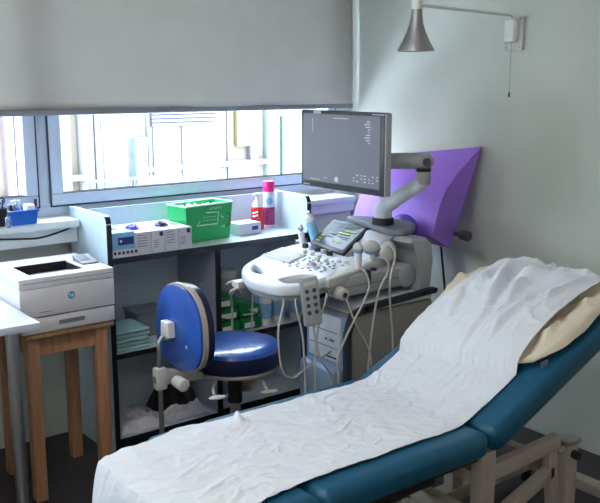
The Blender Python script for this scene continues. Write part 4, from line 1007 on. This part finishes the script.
def pap(a, b_):
    tot = drop+(XE1-XE0)+tail; s_ = a*tot
    dz = 0; q = 0
    if s_ < drop:
        q = 1-s_/drop; x = XE0-.035*(1-(1-q)**2); dz = -.19*(q**1.25)
    elif s_ < drop+(XE1-XE0): x = XE0+(s_-drop)
    else:
        q2 = (s_-drop-(XE1-XE0))/tail; x = XE1+.012*q2; dz = -.03*q2
    y0 = lerp_tab(near, x)+.003*noise.noise(Vector((x*7, 1, 0))); y1 = lerp_tab(farr, x)+.004*noise.noise(Vector((x*8, 9, 0)))
    y = y0+(y1-y0)*b_
    bz_ = base_z(x)
    ph = pil_h(x, y)
    pz = HZ+SL*(x-HX)+.021+ph if ph > 0 else 0
    z = smax(bz_, pz, .05)+.006
    N = lambda sx, sy, k_: noise.noise(Vector((x*sx, y*sy, k_)))
    wx, wy = x+.05*N(5, 6, 70), y+.05*N(6, 5, 71)
    W = lambda sx, sy, k_: noise.noise(Vector((wx*sx, wy*sy, k_)))
    w = .0040*(N(5, 8, 1)+.2)+.0024*W(12, 22, 4)+.0017*W(34, 48, 6)
    w += .0040*ridge(W(4, 15, 12), .10)*(.3+abs(N(3, 4, 5))*1.6)
    w += .0026*ridge(W(9, 20, 17), .10)*(.2+abs(N(4, 5, 8))*1.6)
    if x > 1.90:
        kx = min(1, (x-1.90)/.15)
        d_ = (x*.9+y*.45)            # long folds running up and across the pillow
        c_ = noise.noise(Vector((wx*2.0-wy*2.2, wx*5+wy*9, 20)))
        soft = min(1, 5*min(b_, 1-b_))
        w += kx*soft*(.022*ridge(c_, .16)*(.4+abs(N(3, 3, 24))*1.6)+.012*ridge(noise.noise(Vector((wx*5-wy*5, wx*6+wy*11, 27))), .16)*(.3+1.5*abs(N(4, 4, 28)))+.006*W(9, 8, 30)+.003*W(22, 20, 33))
        for (xa, ya2, xb, yb3, hh, ww) in FOLDS:
            ux, uy = xb-xa, yb3-ya2; L2 = ux*ux+uy*uy
            t_ = max(0, min(1, ((wx-xa)*ux+(wy-ya2)*uy)/L2)); ex, ey = wx-(xa+t_*ux), wy-(ya2+t_*uy)
            sd = (ex*uy-ey*ux)/math.sqrt(L2); dd = math.hypot(ex, ey)
            env = math.sin(PI*min(.98, max(.02, t_)))**.6
            if dd < ww*3: w += soft*hh*env*(math.exp(-(dd/ww)**2)-(.55*math.exp(-((sd-ww*1.3)/(ww*.8))**2) if 0 < t_ < 1 else 0))
    # fold lines left from the roll
    w += .0022*ridge(y-1.72-.012*N(2, 1, 3), .005)*(1 if x < 1.9 else .4)
    w += .0018*ridge(y-1.83-.010*N(2, 1, 13), .005)
    # little pinched peak near the foot
    dx, dy = (x-1.232), (y-1.868)
    w += .022*math.exp(-((dx-.25*dy)/.011)**2-(dy/.020)**2)+.006*math.exp(-((dx)/.05)**2-(dy/.03)**2)
    if x < 1.25:
        k2 = min(1, (1.25-x)/.3); w += k2*(.0065*ridge(noise.noise(Vector((wx*5-wy*3, wy*20+wx*5, 40))), .22)+.004*W(10, 24, 41))
    out = .03*q*math.sin(y*34+2*N(3, 3, 60))*q      # the hanging end waves in and out
    return Vector((x-.004*N(3, 30, 50)*q+out*.4, y-(.12*(-dz) if q > 0 else 0), z+max(w, -.004)+dz))
pp = MB().grid(pap, NU, NV)
po = pp.build('paper_sheet', 'paper', loc=(1.5, 1.7, .58), angle=80)
so = po.modifiers.new('thickness', 'SOLIDIFY'); so.thickness = .0008; so.offset = 1
tag(po, 'crinkled white paper sheet running along the teal couch and over the pillow', 'paper sheet')


# ------------------------------------------------------------------ added ceiling lamps (out of the frame), sky, sun
for i, (x, y, lb) in enumerate(((-.3, -.5, 'added unseen square ceiling lamp on the camera side of the room'), (.35, 1.55, 'added unseen square ceiling lamp on the window side of the room'))):
    g = thing('added_ceiling_lamp', lb, 'lamp', (x, y, ZC), 'added ceiling lamps')  # unseen fixture, added to lift the brightness of the room
    MB().box(x-.31, x+.31, y-.31, y+.31, ZC-.05, ZC, .006).build('housing', 'white', g)
    MB().box(x-.29, x+.29, y-.29, y+.29, ZC-.056, ZC-.0505).build('diffuser', 'diffuser', g)

w = bpy.data.worlds.new('World'); bpy.context.scene.world = w; w.use_nodes = True
nt = w.node_tree; bg = nt.nodes['Background']
sky = nt.nodes.new('ShaderNodeTexSky'); sky.sky_type = 'NISHITA'; sky.sun_disc = False
sky.sun_elevation = math.radians(48); sky.sun_rotation = math.radians(180); sky.altitude = 100
hz = nt.nodes.new('ShaderNodeMix'); hz.data_type = 'RGBA'; hz.inputs[0].default_value = .93; hz.inputs[7].default_value = (.80, .92, 1.0, 1)   # bright haze over the sky
nt.links.new(sky.outputs[0], hz.inputs[6]); nt.links.new(hz.outputs[2], bg.inputs[0]); bg.inputs[1].default_value = 10.5
sl = bpy.data.lights.new('sun', 'SUN'); sl.energy = 0.6; sl.angle = .01; sl.color = (1, .97, .93)
so_ = bpy.data.objects.new('sun', sl); C.objects.link(so_)
so_.rotation_euler = Vector((.15, 1, -.95)).to_track_quat('-Z', 'Y').to_euler()
pa = bpy.data.lights.new('window_portal', 'AREA'); pa.shape = 'RECTANGLE'; pa.size = WX1-WX0; pa.size_y = WZ1-WZ0
pa.cycles.is_portal = True
pob = bpy.data.objects.new('window_portal', pa); C.objects.link(pob); pob.location = ((WX0+WX1)/2, YW+.21, (WZ0+WZ1)/2)
pob.rotation_euler = Vector((0, -1, 0)).to_track_quat('-Z', 'Y').to_euler()
pa2 = pa.copy(); pa2.size = WL1-WL0; pob2 = bpy.data.objects.new('window_portal', pa2); C.objects.link(pob2); pob2.location = ((WL0+WL1)/2, YW+.21, (WZ0+WZ1)/2); pob2.rotation_euler = pob.rotation_euler

# ------------------------------------------------------------------ camera
cam = bpy.data.cameras.new('camera'); cam.sensor_width = 36; cam.lens = 860/600*36; cam.clip_start = .05
cob = bpy.data.objects.new('camera', cam); C.objects.link(cob); cob.location = (0, 0, 1.5)
p_, a_ = math.radians(11.25), math.radians(52.2)
dv_ = Vector((math.cos(a_)*math.cos(p_), math.sin(a_)*math.cos(p_), -math.sin(p_)))
cob.rotation_euler = dv_.to_track_quat('-Z', 'Y').to_euler()
sc_ = bpy.context.scene; sc_.camera = cob
vs = sc_.view_settings; vs.view_transform = 'Standard'; vs.look = 'None'; vs.exposure = 1.0; vs.gamma = 1; vs.use_curve_mapping = False
sc_.cycles.max_bounces = 10; sc_.cycles.diffuse_bounces = 6; sc_.cycles.transparent_max_bounces = 12
sc_.cycles.sample_clamp_indirect = 6
